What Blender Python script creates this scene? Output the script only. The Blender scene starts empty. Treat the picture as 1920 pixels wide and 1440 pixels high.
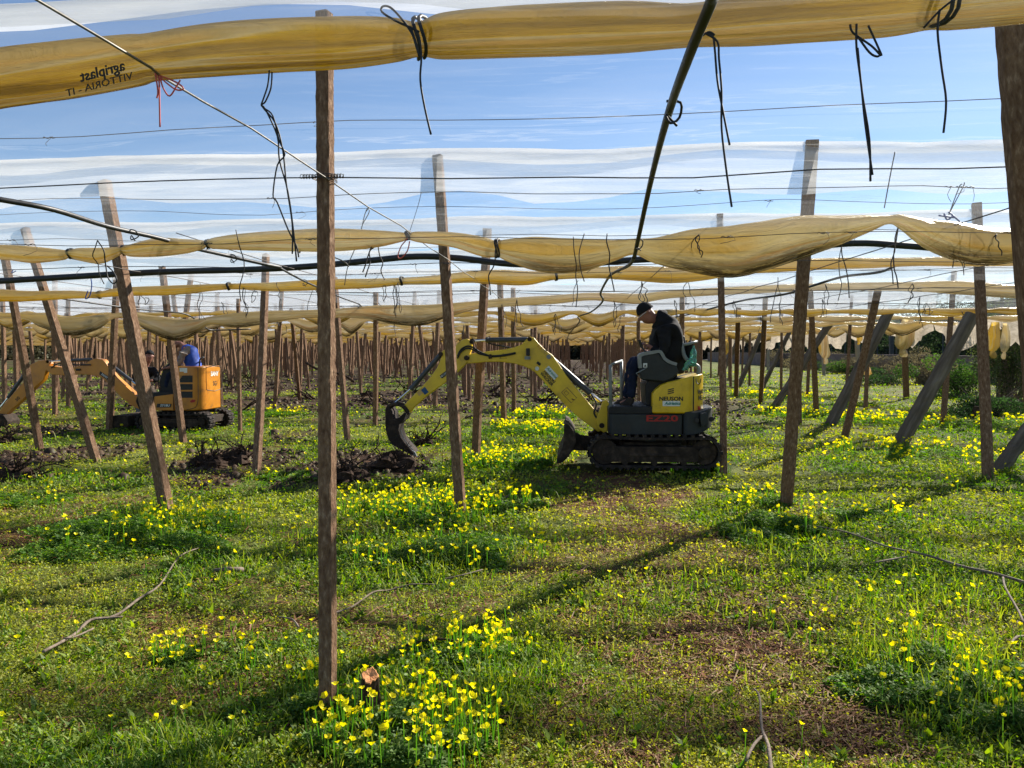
import bpy, bmesh, math, random
import numpy as np
from mathutils import Vector, Matrix, Quaternion
R_ = math.radians
random.seed(7); rng = np.random.default_rng(7)
scene = bpy.context.scene
C = scene.collection

# ---------------- camera ----------------
FPX, VPX, VPY, CAMH = 1400.0, 1066.0, 657.0, 1.6
PITCH = math.atan((720 - VPY) / FPX)
YAW = math.atan((VPX - 960) / FPX * math.cos(PITCH))
cam_d = bpy.data.cameras.new('camera'); cam = bpy.data.objects.new('camera', cam_d); C.objects.link(cam)
cam_d.sensor_width = 36.0; cam_d.lens = 36.0 * FPX / 1920.0
cam_d.clip_start = 0.05; cam_d.clip_end = 2000
cam.location = (0, 0, CAMH); cam.rotation_euler = (math.pi / 2 - PITCH, 0, YAW)
scene.camera = cam

# ---------------- light ----------------
SUN_AZ, SUN_EL = 42.0, 32.0          # azimuth from +Y towards +X
world = bpy.data.worlds.new('World'); scene.world = world; world.use_nodes = True
wn = world.node_tree; wn.nodes.clear()
sky = wn.nodes.new('ShaderNodeTexSky'); sky.sky_type = 'NISHITA'; sky.sun_disc = False
sky.sun_elevation = R_(SUN_EL); sky.sun_rotation = R_(SUN_AZ)
sky.air_density = 1.0; sky.dust_density = 0.15; sky.ozone_density = 4.0; sky.altitude = 100
bg = wn.nodes.new('ShaderNodeBackground'); bg.inputs['Strength'].default_value = 0.06
wo = wn.nodes.new('ShaderNodeOutputWorld')
wn.links.new(sky.outputs[0], bg.inputs[0]); wn.links.new(bg.outputs[0], wo.inputs[0])
sl = bpy.data.lights.new('sun', 'SUN'); sun = bpy.data.objects.new('sun', sl); C.objects.link(sun)
sl.energy = 5.0; sl.angle = R_(0.8); sl.color = (1.0, 0.93, 0.82)
SD = Vector((math.sin(R_(SUN_AZ)) * math.cos(R_(SUN_EL)), math.cos(R_(SUN_AZ)) * math.cos(R_(SUN_EL)), math.sin(R_(SUN_EL))))
sun.rotation_euler = SD.to_track_quat('Z', 'Y').to_euler()
scene.view_settings.view_transform = 'Standard'; scene.view_settings.look = 'None'
scene.view_settings.exposure = 1.22; scene.view_settings.gamma = 1.0
scene.cycles.transparent_max_bounces = 40
scene.cycles.max_bounces = 6; scene.cycles.diffuse_bounces = 3; scene.cycles.transmission_bounces = 4
scene.cycles.sample_clamp_indirect = 6.0

# ---------------- pixel helpers (measuring the photograph) ----------------
_F = Vector((-math.sin(YAW) * math.cos(PITCH), math.cos(YAW) * math.cos(PITCH), -math.sin(PITCH)))
_R = Vector((math.cos(YAW), math.sin(YAW), 0))
_U = Vector((-math.sin(YAW) * math.sin(PITCH), math.cos(YAW) * math.sin(PITCH), math.cos(PITCH)))
def ray(x, y): return _F + _R * ((x - 960) / FPX) + _U * ((720 - y) / FPX)
def W(x, y, Y):
    d = ray(x, y); t = Y / d.y; return Vector((d.x * t, Y, CAMH + d.z * t))
def G(x, y, z=0.0):
    d = ray(x, y); t = (z - CAMH) / d.z; return Vector((d.x * t, d.y * t, z))

# ---------------- noise ----------------
def _h(ix, iy, s):
    n = (ix.astype(np.int64) * 374761393 + iy.astype(np.int64) * 668265263 + s * 1442695041) & 0xffffffff
    n = ((n ^ (n >> 13)) * 1274126177) & 0xffffffff
    return ((n ^ (n >> 16)) & 0xffff) / 65535.0
def vn(x, y, s=0):
    x = np.asarray(x, float); y = np.asarray(y, float)
    ix = np.floor(x); iy = np.floor(y); fx = x - ix; fy = y - iy
    fx = fx * fx * (3 - 2 * fx); fy = fy * fy * (3 - 2 * fy)
    a = _h(ix, iy, s); b = _h(ix + 1, iy, s); c = _h(ix, iy + 1, s); d = _h(ix + 1, iy + 1, s)
    return (a * (1 - fx) + b * fx) * (1 - fy) + (c * (1 - fx) + d * fx) * fy
def fbm(x, y, s=0, o=4):
    v = 0; a = .5; t = 0
    for i in range(o):
        v = v + a * vn(np.asarray(x) * 2 ** i, np.asarray(y) * 2 ** i, s + i * 17); t += a; a *= .5
    return v / t

# ---------------- materials ----------------
MATS = {}
def newmat(name):
    m = bpy.data.materials.new(name); m.use_nodes = True; nt = m.node_tree; nt.nodes.clear()
    out = nt.nodes.new('ShaderNodeOutputMaterial'); MATS[name] = m
    return m, nt, out
def N(nt, typ, **kw):
    n = nt.nodes.new(typ)
    for k, v in kw.items():
        if k in n.inputs.keys(): n.inputs[k].default_value = v
        else: setattr(n, k, v)
    return n
def ramp(nt, fac, stops):
    r = nt.nodes.new('ShaderNodeValToRGB'); e = r.color_ramp.elements
    while len(e) > 1: e.remove(e[0])
    e[0].position = stops[0][0]; e[0].color = (*stops[0][1], 1)
    for p, c in stops[1:]:
        q = e.new(p); q.color = (*c, 1)
    nt.links.new(fac, r.inputs[0]); return r.outputs[0]
def coords(nt, scale=(1, 1, 1), kind='Object'):
    tc = nt.nodes.new('ShaderNodeTexCoord'); mp = nt.nodes.new('ShaderNodeMapping')
    mp.inputs['Scale'].default_value = scale; nt.links.new(tc.outputs[kind], mp.inputs[0]); return mp.outputs[0]
def mat_noise(name, stops, scale=5, vscale=(1, 1, 1), rough=.8, bump=.3, bscale=None, metal=0, spec=.3, kind='Object', detail=8, coat=0):
    m, nt, out = newmat(name); L = nt.links.new
    co = coords(nt, vscale, kind)
    n = N(nt, 'ShaderNodeTexNoise', Scale=scale, Detail=detail, Roughness=.65); L(co, n.inputs['Vector'])
    col = ramp(nt, n.outputs['Fac'], stops)
    p = N(nt, 'ShaderNodeBsdfPrincipled', Roughness=rough, Metallic=metal)
    p.inputs['Specular IOR Level'].default_value = spec; p.inputs['Coat Weight'].default_value = coat
    L(col, p.inputs['Base Color'])
    rr = N(nt, 'ShaderNodeMapRange'); rr.inputs[3].default_value = max(0, rough - .12); rr.inputs[4].default_value = min(1, rough + .15)
    L(n.outputs['Fac'], rr.inputs[0]); L(rr.outputs[0], p.inputs['Roughness'])
    if bump:
        n2 = N(nt, 'ShaderNodeTexNoise', Scale=bscale or scale * 4, Detail=6); L(co, n2.inputs['Vector'])
        b = N(nt, 'ShaderNodeBump', Strength=bump, Distance=.01); L(n2.outputs['Fac'], b.inputs['Height']); L(b.outputs[0], p.inputs['Normal'])
    L(p.outputs[0], out.inputs[0]); return m

post_m = mat_noise('weathered_post', [(.28, (.085, .045, .026)), (.42, (.15, .085, .05)), (.56, (.22, .135, .083)), (.72, (.42, .29, .19))], 60, (1, 1, .35), .92, .8, 160, spec=.12, detail=12)
post_pale_m = mat_noise('pale_post', [(.25, (.2, .155, .12)), (.5, (.32, .26, .2)), (.75, (.46, .39, .3))], 12, (1, 1, .3), .9, .6, 80, spec=.15)
strut_m = mat_noise('grey_wood', [(.25, (.055, .042, .03)), (.5, (.13, .105, .08)), (.75, (.26, .22, .175))], 10, (1, 1, .12), .9, .7, 30, spec=.15)
wire_m = mat_noise('rusty_wire', [(.3, (.05, .045, .045)), (.7, (.12, .1, .09))], 40, rough=.6, bump=0, metal=.4)
zinc_m = mat_noise('zinc_wire', [(.3, (.09, .085, .08)), (.7, (.2, .19, .17))], 40, rough=.5, bump=0, metal=.6)
twine_m = mat_noise('black_twine', [(.3, (.012, .012, .013)), (.7, (.03, .03, .03))], 60, rough=.55, bump=0)
red_m = mat_noise('red_twine', [(.3, (.45, .06, .05)), (.7, (.7, .16, .12))], 60, rough=.5, bump=0)
blue_m = mat_noise('blue_twine', [(.3, (.01, .04, .2)), (.7, (.03, .09, .35))], 60, rough=.5, bump=0)
hose_m = mat_noise('black_hose', [(.3, (.006, .006, .007)), (.7, (.02, .02, .021))], 8, rough=.5, bump=.1, spec=.5)
soil_m = mat_noise('dug_soil', [(.3, (.022, .013, .009)), (.5, (.06, .036, .024)), (.75, (.13, .08, .052))], 14, rough=.95, bump=1, bscale=40, spec=.1)
root_m = mat_noise('vine_root', [(.3, (.02, .012, .009)), (.6, (.06, .038, .026)), (.8, (.13, .09, .06))], 18, rough=.9, bump=1, spec=.1)
bark_m = mat_noise('vine_bark', [(.3, (.018, .012, .01)), (.7, (.09, .06, .045))], 20, (1, 1, .2), .9, 1, 50, spec=.1)
cut_m = mat_noise('cut_wood', [(.3, (.42, .15, .05)), (.55, (.66, .3, .12)), (.75, (.75, .42, .2))], 30, rough=.8, bump=.4)
twig_m = mat_noise('dry_branch', [(.3, (.09, .065, .045)), (.6, (.22, .17, .13)), (.8, (.36, .3, .24))], 20, rough=.85, bump=.5)
wall_m = mat_noise('pink_wall', [(.3, (.16, .11, .095)), (.6, (.25, .18, .16)), (.8, (.33, .26, .23))], 1.5, rough=.9, bump=.5, bscale=12)
steel_dark = mat_noise('fence_steel', [(.3, (.03, .04, .04)), (.7, (.06, .07, .07))], 20, rough=.6, bump=0)
yel_m = mat_noise('yellow_paint', [(.3, (.2, .13, .04)), (.41, (.6, .39, .006)), (.6, (.74, .5, .008)), (.85, (.8, .57, .02))], 3.2, rough=.38, bump=.08, bscale=60, spec=.5, coat=.15)
ora_m = mat_noise('orange_yellow_paint', [(.3, (.16, .08, .025)), (.41, (.42, .15, .006)), (.6, (.52, .2, .006)), (.85, (.58, .25, .012))], 3.0, rough=.38, bump=.08, bscale=60, spec=.5, coat=.15)
dgrey_m = mat_noise('dark_grey_casting', [(.25, (.03, .024, .02)), (.45, (.012, .016, .018)), (.75, (.03, .035, .037))], 4, rough=.55, bump=.15, spec=.4)
lgrey_m = mat_noise('light_grey_paint', [(.25, (.11, .11, .1)), (.5, (.2, .22, .22)), (.8, (.3, .32, .32))], 6, rough=.45, bump=.05, spec=.4)
cyl_m = mat_noise('black_cylinder_paint', [(.3, (.02, .022, .025)), (.7, (.06, .063, .07))], 8, rough=.4, bump=.05, spec=.5)
chrome_m = mat_noise('chrome_rod', [(.3, (.5, .5, .5)), (.7, (.75, .75, .75))], 8, rough=.15, bump=0, metal=1)
muddy_m = mat_noise('muddy_steel', [(.3, (.014, .01, .008)), (.5, (.035, .025, .018)), (.7, (.09, .064, .046))], 9, rough=.85, bump=.9, bscale=25, spec=.2)
rubber_m = mat_noise('muddy_rubber', [(.3, (.012, .011, .011)), (.55, (.035, .028, .024)), (.75, (.1, .072, .052))], 10, rough=.85, bump=.6, bscale=35, spec=.2)
seat_m = mat_noise('black_seat', [(.3, (.008, .008, .009)), (.7, (.022, .023, .025))], 8, rough=.6, bump=.1)
white_m = mat_noise('white_sticker', [(.3, (.55, .58, .56)), (.7, (.75, .78, .76))], 20, rough=.5, bump=0)
ink_m = mat_noise('black_ink', [(.3, (.01, .01, .012)), (.7, (.03, .03, .03))], 20, rough=.5, bump=0)
redink_m = mat_noise('red_print', [(.3, (.28, .014, .01)), (.7, (.42, .025, .02))], 20, rough=.45, bump=0)
teal_m = mat_noise('teal_print', [(.3, (.02, .16, .14)), (.7, (.04, .25, .2))], 20, rough=.5, bump=0)
skin_m = mat_noise('skin', [(.3, (.2, .085, .06)), (.7, (.32, .15, .105))], 12, rough=.55, bump=.05)
black_cloth = mat_noise('black_cloth', [(.3, (.006, .006, .007)), (.7, (.016, .016, .018))], 9, rough=.85, bump=.5, bscale=14, spec=.2)
jeans_m = mat_noise('blue_jeans', [(.3, (.006, .009, .024)), (.7, (.016, .024, .055))], 9, rough=.9, bump=.5, bscale=16, spec=.15)
paleje_m = mat_noise('pale_jeans', [(.3, (.06, .09, .13)), (.7, (.15, .19, .25))], 9, rough=.9, bump=.5, bscale=16, spec=.15)
bluej_m = mat_noise('blue_jacket', [(.3, (.01, .04, .26)), (.7, (.02, .09, .48))], 7, rough=.6, bump=.5, bscale=14, spec=.3)
boot_m = mat_noise('work_boot', [(.3, (.015, .012, .01)), (.7, (.06, .045, .035))], 12, rough=.8, bump=.3)
grey_cloth = mat_noise('grey_cloth', [(.3, (.12, .1, .09)), (.7, (.3, .25, .22))], 12, rough=.9, bump=.3)

def mat_leaf(name, trans=.4, rough=.6):
    m, nt, out = newmat(name); L = nt.links.new
    a = N(nt, 'ShaderNodeAttribute', attribute_name='Col')
    d = N(nt, 'ShaderNodeBsdfDiffuse'); t = N(nt, 'ShaderNodeBsdfTranslucent'); g = N(nt, 'ShaderNodeBsdfGlossy', Roughness=.6)
    g.inputs['Color'].default_value = (.9, .95, .8, 1)
    hs = N(nt, 'ShaderNodeHueSaturation', Saturation=1.15, Value=1.5); L(a.outputs[0], hs.inputs['Color'])
    L(a.outputs[0], d.inputs[0]); L(hs.outputs[0], t.inputs[0])
    mx = N(nt, 'ShaderNodeMixShader', Fac=trans); L(d.outputs[0], mx.inputs[1]); L(t.outputs[0], mx.inputs[2])
    m2 = N(nt, 'ShaderNodeMixShader', Fac=.025); L(mx.outputs[0], m2.inputs[1]); L(g.outputs[0], m2.inputs[2])
    L(m2.outputs[0], out.inputs[0]); return m
leaf_m = mat_leaf('weed_leaf', .5)
petal_m = mat_leaf('yellow_petal', .4)
litter_m = mat_leaf('dry_stalk', .1)

def mat_net():
    # fine white hail net under a thin plastic sheet: mostly see-through, streaked with folds and dust
    m, nt, out = newmat('hail_net'); L = nt.links.new
    co = coords(nt, (.22, 1.6, 1.6))
    n = N(nt, 'ShaderNodeTexNoise', Scale=1.6, Detail=6, Roughness=.6, Distortion=.6); L(co, n.inputs['Vector'])
    co2 = coords(nt, (.14, 3.0, 3.0))
    n2 = N(nt, 'ShaderNodeTexNoise', Scale=2.4, Detail=5, Roughness=.6, Distortion=.3); L(co2, n2.inputs['Vector'])
    mr = N(nt, 'ShaderNodeMapRange'); mr.inputs[1].default_value = .35; mr.inputs[2].default_value = .8; mr.inputs[1].default_value = .42; mr.inputs[2].default_value = .78; mr.inputs[3].default_value = .02; mr.inputs[4].default_value = .13
    L(n.outputs['Fac'], mr.inputs[0])
    # creases: thin bright lines where the sheet folds
    sb = N(nt, 'ShaderNodeMath', operation='SUBTRACT'); sb.inputs[1].default_value = .5; L(n2.outputs['Fac'], sb.inputs[0])
    ab = N(nt, 'ShaderNodeMath', operation='ABSOLUTE'); L(sb.outputs[0], ab.inputs[0])
    mr2 = N(nt, 'ShaderNodeMapRange'); mr2.inputs[1].default_value = 0.0; mr2.inputs[2].default_value = .018; mr2.inputs[3].default_value = .16; mr2.inputs[4].default_value = 0
    L(ab.outputs[0], mr2.inputs[0])
    n3 = N(nt, 'ShaderNodeTexNoise', Scale=.8); L(co, n3.inputs['Vector'])
    mr3 = N(nt, 'ShaderNodeMapRange'); mr3.inputs[1].default_value = .45; mr3.inputs[2].default_value = .65; L(n3.outputs['Fac'], mr3.inputs[0])
    mu = N(nt, 'ShaderNodeMath', operation='MULTIPLY'); L(mr2.outputs[0], mu.inputs[0]); L(mr3.outputs[0], mu.inputs[1])
    ad = N(nt, 'ShaderNodeMath', operation='ADD', use_clamp=True); L(mr.outputs[0], ad.inputs[0]); L(mu.outputs[0], ad.inputs[1])
    tr = N(nt, 'ShaderNodeBsdfTransparent'); tr.inputs[0].default_value = (.985, .99, 1, 1)
    tl = N(nt, 'ShaderNodeBsdfTranslucent'); tl.inputs[0].default_value = (.85, .87, .9, 1)
    df = N(nt, 'ShaderNodeBsdfDiffuse'); df.inputs[0].default_value = (.75, .77, .8, 1)
    m1 = N(nt, 'ShaderNodeMixShader', Fac=.5); L(tl.outputs[0], m1.inputs[1]); L(df.outputs[0], m1.inputs[2])
    mx = N(nt, 'ShaderNodeMixShader'); L(ad.outputs[0], mx.inputs[0]); L(tr.outputs[0], mx.inputs[1]); L(m1.outputs[0], mx.inputs[2])
    L(mx.outputs[0], out.inputs[0]); return m
net_m = mat_net()
def mat_film(name, lo, hi, c1, c2):
    m, nt, out = newmat(name); L = nt.links.new
    co = coords(nt, (.4, 2.2, 6))
    n = N(nt, 'ShaderNodeTexNoise', Scale=2.2, Detail=6, Roughness=.62, Distortion=.7); L(co, n.inputs['Vector'])
    mr = N(nt, 'ShaderNodeMapRange'); mr.inputs[1].default_value = .3; mr.inputs[2].default_value = .75; mr.inputs[3].default_value = lo; mr.inputs[4].default_value = hi
    L(n.outputs['Fac'], mr.inputs[0])
    col = ramp(nt, n.outputs['Fac'], [(.3, c1), (.7, c2)])
    tr = N(nt, 'ShaderNodeBsdfTransparent')
    tl = N(nt, 'ShaderNodeBsdfTranslucent'); df = N(nt, 'ShaderNodeBsdfDiffuse'); L(col, tl.inputs[0]); L(col, df.inputs[0])
    gl = N(nt, 'ShaderNodeBsdfGlossy', Roughness=.3)
    m1 = N(nt, 'ShaderNodeMixShader', Fac=.45); L(tl.outputs[0], m1.inputs[1]); L(df.outputs[0], m1.inputs[2])
    m2 = N(nt, 'ShaderNodeMixShader', Fac=.06); L(m1.outputs[0], m2.inputs[1]); L(gl.outputs[0], m2.inputs[2])
    mx = N(nt, 'ShaderNodeMixShader'); L(mr.outputs[0], mx.inputs[0]); L(tr.outputs[0], mx.inputs[1]); L(m2.outputs[0], mx.inputs[2])
    L(mx.outputs[0], out.inputs[0]); return m
band_m = mat_film('white_film', .36, .68, (.7, .7, .68), (.85, .85, .84))
curtain_m = mat_film('beige_film', .75, .95, (.4, .33, .25), (.62, .54, .43))

def mat_roll(name, stops, dirt=.5, top=(.6, .47, .22)):  # top: cream tint of the upper side, sun glow painted into the film colour
    # folded, weathered greenhouse film: layers run along the roll (UV.x = metres along, UV.y = around)
    m, nt, out = newmat(name); L = nt.links.new
    co = coords(nt, (.28, 2.6, 1), 'UV')
    n = N(nt, 'ShaderNodeTexNoise', Scale=1.5, Detail=4, Roughness=.5, Distortion=.35); L(co, n.inputs['Vector'])
    mr0 = N(nt, 'ShaderNodeMapRange'); mr0.inputs[1].default_value = .32; mr0.inputs[2].default_value = .68; L(n.outputs['Fac'], mr0.inputs[0])
    col = ramp(nt, mr0.outputs[0], stops)
    co2 = coords(nt, (1.1, 2.5, 1), 'UV')
    n2 = N(nt, 'ShaderNodeTexNoise', Scale=2.3, Detail=8, Roughness=.7); L(co2, n2.inputs['Vector'])
    mr = N(nt, 'ShaderNodeMapRange'); mr.inputs[1].default_value = .58; mr.inputs[2].default_value = .72; mr.inputs[3].default_value = 0; mr.inputs[4].default_value = dirt
    L(n2.outputs['Fac'], mr.inputs[0])
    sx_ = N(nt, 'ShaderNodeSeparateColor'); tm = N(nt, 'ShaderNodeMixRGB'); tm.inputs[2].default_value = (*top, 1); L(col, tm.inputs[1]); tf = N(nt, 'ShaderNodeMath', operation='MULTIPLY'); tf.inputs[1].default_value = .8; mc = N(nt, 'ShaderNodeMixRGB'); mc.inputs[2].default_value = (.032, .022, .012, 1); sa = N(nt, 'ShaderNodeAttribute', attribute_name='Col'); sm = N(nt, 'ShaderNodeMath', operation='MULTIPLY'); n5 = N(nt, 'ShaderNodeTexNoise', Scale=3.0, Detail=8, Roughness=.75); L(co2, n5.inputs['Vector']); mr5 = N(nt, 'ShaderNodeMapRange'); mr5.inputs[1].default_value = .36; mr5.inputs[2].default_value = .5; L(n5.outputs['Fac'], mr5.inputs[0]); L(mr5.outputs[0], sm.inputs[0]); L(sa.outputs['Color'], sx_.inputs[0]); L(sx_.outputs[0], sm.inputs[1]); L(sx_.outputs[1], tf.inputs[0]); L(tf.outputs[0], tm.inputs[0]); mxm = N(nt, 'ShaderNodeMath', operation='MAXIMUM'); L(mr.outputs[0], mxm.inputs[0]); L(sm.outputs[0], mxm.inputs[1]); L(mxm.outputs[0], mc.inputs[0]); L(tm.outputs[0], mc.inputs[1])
    tl = N(nt, 'ShaderNodeBsdfTranslucent'); L(mc.outputs[0], tl.inputs[0])
    p = N(nt, 'ShaderNodeBsdfPrincipled', Roughness=.22); L(mc.outputs[0], p.inputs['Base Color']); p.inputs['Specular IOR Level'].default_value = .5
    n4 = N(nt, 'ShaderNodeTexNoise', Scale=4.5, Detail=7, Roughness=.6, Distortion=1.0); L(co2, n4.inputs['Vector'])
    b = N(nt, 'ShaderNodeBump', Strength=.8, Distance=.03); L(n4.outputs['Fac'], b.inputs['Height'])
    co3 = coords(nt, (2.2, 7, 1), 'UV'); n6 = N(nt, 'ShaderNodeTexNoise', Scale=1.6, Detail=3, Distortion=1.5); L(co3, n6.inputs['Vector']); b2_ = N(nt, 'ShaderNodeBump', Strength=.9, Distance=.02); L(n6.outputs['Fac'], b2_.inputs['Height']); L(b.outputs[0], b2_.inputs['Normal']); L(b2_.outputs[0], p.inputs['Normal']); L(b2_.outputs[0], tl.inputs['Normal'])
    mx = N(nt, 'ShaderNodeMixShader', Fac=.54); L(p.outputs[0], mx.inputs[1]); L(tl.outputs[0], mx.inputs[2])
    tp = N(nt, 'ShaderNodeBsdfTransparent'); tp.inputs[0].default_value = (1, .93, .75, 1); mt = N(nt, 'ShaderNodeMixShader', Fac=.14); L(mx.outputs[0], mt.inputs[1]); L(tp.outputs[0], mt.inputs[2])
    L(mt.outputs[0], out.inputs[0]); return m
roll_ms = [
    mat_roll('yellow_film_roll', [(.1, (.24, .14, .004)), (.3, (.5, .31, .008)), (.44, (.62, .42, .02)), (.52, (.66, .57, .36)), (.6, (.5, .4, .2)), (.7, (.64, .42, .14)), (.85, (.44, .3, .04))], .35),
    mat_roll('cream_film_roll', [(.1, (.62, .4, .06)), (.28, (.68, .57, .28)), (.42, (.72, .62, .36)), (.55, (.55, .44, .2)), (.66, (.66, .4, .16)), (.85, (.78, .72, .54))], .7),
    mat_roll('golden_film_roll', [(.1, (.62, .36, .012)), (.3, (.72, .47, .03)), (.45, (.62, .52, .25)), (.6, (.72, .45, .03)), (.8, (.4, .3, .1))], .4),
    mat_roll('faded_film_roll', [(.1, (.6, .4, .06)), (.3, (.6, .52, .36)), (.45, (.45, .37, .22)), (.6, (.66, .6, .46)), (.75, (.55, .34, .16)), (.9, (.3, .23, .13))], .55)]

def mat_ground():
    m, nt, out = newmat('field_ground'); L = nt.links.new
    a = N(nt, 'ShaderNodeAttribute', attribute_name='Col')
    co = coords(nt, (1, 1, 1), 'Object')
    n = N(nt, 'ShaderNodeTexNoise', Scale=22, Detail=10, Roughness=.75); L(co, n.inputs['Vector'])
    n2 = N(nt, 'ShaderNodeTexNoise', Scale=2.2, Detail=8, Roughness=.7); L(co, n2.inputs['Vector'])
    mr = N(nt, 'ShaderNodeMapRange'); mr.inputs[1].default_value = .3; mr.inputs[2].default_value = .7; mr.inputs[3].default_value = .45; mr.inputs[4].default_value = 1.6; L(n.outputs['Fac'], mr.inputs[0])
    mr2 = N(nt, 'ShaderNodeMapRange'); mr2.inputs[1].default_value = .3; mr2.inputs[2].default_value = .7; mr2.inputs[3].default_value = .75; mr2.inputs[4].default_value = 1.25; L(n2.outputs['Fac'], mr2.inputs[0])
    mm = N(nt, 'ShaderNodeMath', operation='MULTIPLY'); L(mr.outputs[0], mm.inputs[0]); L(mr2.outputs[0], mm.inputs[1])
    vm = N(nt, 'ShaderNodeVectorMath', operation='SCALE'); L(a.outputs[0], vm.inputs[0]); L(mm.outputs[0], vm.inputs['Scale'])
    p = N(nt, 'ShaderNodeBsdfPrincipled', Roughness=.95); p.inputs['Specular IOR Level'].default_value = .1; L(vm.outputs[0], p.inputs['Base Color'])
    b = N(nt, 'ShaderNodeBump', Strength=1, Distance=.03); L(n.outputs['Fac'], b.inputs['Height']); L(b.outputs[0], p.inputs['Normal'])
    L(p.outputs[0], out.inputs[0]); return m
ground_m = mat_ground()

# ---------------- object helpers ----------------
def tag(o, label=None, cat=None, group=None, kind=None):
    if label: o['label'] = label
    if cat: o['category'] = cat
    if group: o['group'] = group
    if kind: o['kind'] = kind
    return o
def empty(name, loc, label, cat, group=None, kind=None):
    o = bpy.data.objects.new(name, None); C.objects.link(o); o.location = loc; o.empty_display_size = .1
    return tag(o, label, cat, group, kind)
def pymesh(name, V, F, mat, parent=None, smooth=False, uv=None, col=None):
    """world-space vertices; the object is placed at the middle of its footprint"""
    V = np.asarray(V, dtype=np.float64)
    me = bpy.data.meshes.new(name)
    if parent is None:
        o0 = np.array([(V[:, 0].min() + V[:, 0].max()) / 2, (V[:, 1].min() + V[:, 1].max()) / 2, V[:, 2].min()])
    else: o0 = np.array(parent_world(parent))
    Vl = V - o0
    if isinstance(F, np.ndarray):
        n, k = F.shape
        me.vertices.add(len(Vl)); me.vertices.foreach_set('co', Vl.astype(np.float32).ravel())
        me.loops.add(n * k); me.loops.foreach_set('vertex_index', F.astype(np.int32).ravel())
        me.polygons.add(n); me.polygons.foreach_set('loop_start', np.arange(0, n * k, k, dtype=np.int32)); me.polygons.foreach_set('loop_total', np.full(n, k, dtype=np.int32))
        me.update(calc_edges=True)
    else:
        me.from_pydata([tuple(v) for v in Vl], [], F); me.update()
    if col is not None:
        ca = me.color_attributes.new('Col', 'FLOAT_COLOR', 'POINT')
        cc = np.ones((len(V), 4), np.float32); cc[:, :3] = col; ca.data.foreach_set('color', cc.ravel())
    if uv is not None:
        ul = me.uv_layers.new(name='UVMap'); vi = np.zeros(len(me.loops), np.int32); me.loops.foreach_get('vertex_index', vi)
        ul.data.foreach_set('uv', np.asarray(uv, np.float32)[vi].ravel())
    me.materials.append(mat)
    o = bpy.data.objects.new(name, me); C.objects.link(o)
    if smooth: me.polygons.foreach_set('use_smooth', np.ones(len(me.polygons), dtype=bool))
    if parent is None: o.location = o0
    else: o.parent = parent
    return o
def parent_world(p):
    v = Vector(p.location); q = p.parent
    while q is not None: v = v + Vector(q.location); q = q.parent
    return v
def bevel(o, w=.01, seg=2):
    b = o.modifiers.new('bevel', 'BEVEL'); b.width = w; b.segments = seg; b.limit_method = 'ANGLE'; b.angle_limit = R_(35)
    o.data.polygons.foreach_set('use_smooth', np.ones(len(o.data.polygons), dtype=bool))
    wn_ = o.modifiers.new('wn', 'WEIGHTED_NORMAL'); wn_.keep_sharp = False
    return o
class MB:
    def __init__(s): s.v = []; s.f = []
    def add(s, v, f):
        n = len(s.v); s.v += [tuple(x) for x in v]; s.f += [tuple(i + n for i in q) for q in f]; return s
    def box(s, c, d, rot=None):
        c = Vector(c); vs = []
        for z in (-1, 1):
            for x, y in ((-1, -1), (1, -1), (1, 1), (-1, 1)):
                p = Vector((x * d[0] / 2, y * d[1] / 2, z * d[2] / 2))
                if rot is not None: p = rot @ p
                vs.append(c + p)
        return s.add(vs, [(3, 2, 1, 0), (4, 5, 6, 7), (0, 1, 5, 4), (1, 2, 6, 5), (2, 3, 7, 6), (3, 0, 4, 7)])
    def tube(s, pts, r, n=8, cap=True):
        pts = [Vector(p) for p in pts]; rs = r if hasattr(r, '__len__') else [r] * len(pts)
        vs = []; up = None
        for i, p in enumerate(pts):
            t = (pts[min(i + 1, len(pts) - 1)] - pts[max(i - 1, 0)])
            t = t.normalized() if t.length > 1e-9 else Vector((0, 0, 1))
            if up is None: up = t.orthogonal().normalized()
            up = (up - t * up.dot(t)); up = up.normalized() if up.length > 1e-6 else t.orthogonal().normalized()
            b = t.cross(up)
            for k in range(n):
                a = 2 * math.pi * k / n; vs.append(p + (up * math.cos(a) + b * math.sin(a)) * rs[i])
        f = []
        for i in range(len(pts) - 1):
            for k in range(n):
                f.append((i * n + k, i * n + (k + 1) % n, (i + 1) * n + (k + 1) % n, (i + 1) * n + k))
        if cap: f += [tuple(range(n - 1, -1, -1)), tuple((len(pts) - 1) * n + k for k in range(n))]
        return s.add(vs, f)
    def prism(s, poly, d):          # poly: 3D points in a plane, d: extrusion vector
        n = len(poly); d = Vector(d); a = [Vector(p) for p in poly]; b = [p + d for p in a]
        return s.add(a + b, [tuple(range(n)), tuple(range(2 * n - 1, n - 1, -1))] + [(i, n + i, n + (i + 1) % n, (i + 1) % n) for i in range(n)])
    def build(s, name, mat, parent=None, smooth=False, fix=True):
        o = pymesh(name, s.v, s.f, mat, parent, smooth)
        if fix:
            bm = bmesh.new(); bm.from_mesh(o.data); bmesh.ops.recalc_face_normals(bm, faces=bm.faces); bm.to_mesh(o.data); bm.free()
        return o
def smooth_path(pts, n=6):
    pts = [Vector(p) for p in pts]; out = []
    for i in range(len(pts) - 1):
        p0 = pts[max(i - 1, 0)]; p1 = pts[i]; p2 = pts[i + 1]; p3 = pts[min(i + 2, len(pts) - 1)]
        for k in range(n):
            t = k / n; out.append(.5 * ((2 * p1) + (p2 - p0) * t + (2 * p0 - 5 * p1 + 4 * p2 - p3) * t * t + (3 * p1 - p0 - 3 * p2 + p3) * t ** 3))
    out.append(pts[-1]); return out
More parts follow.
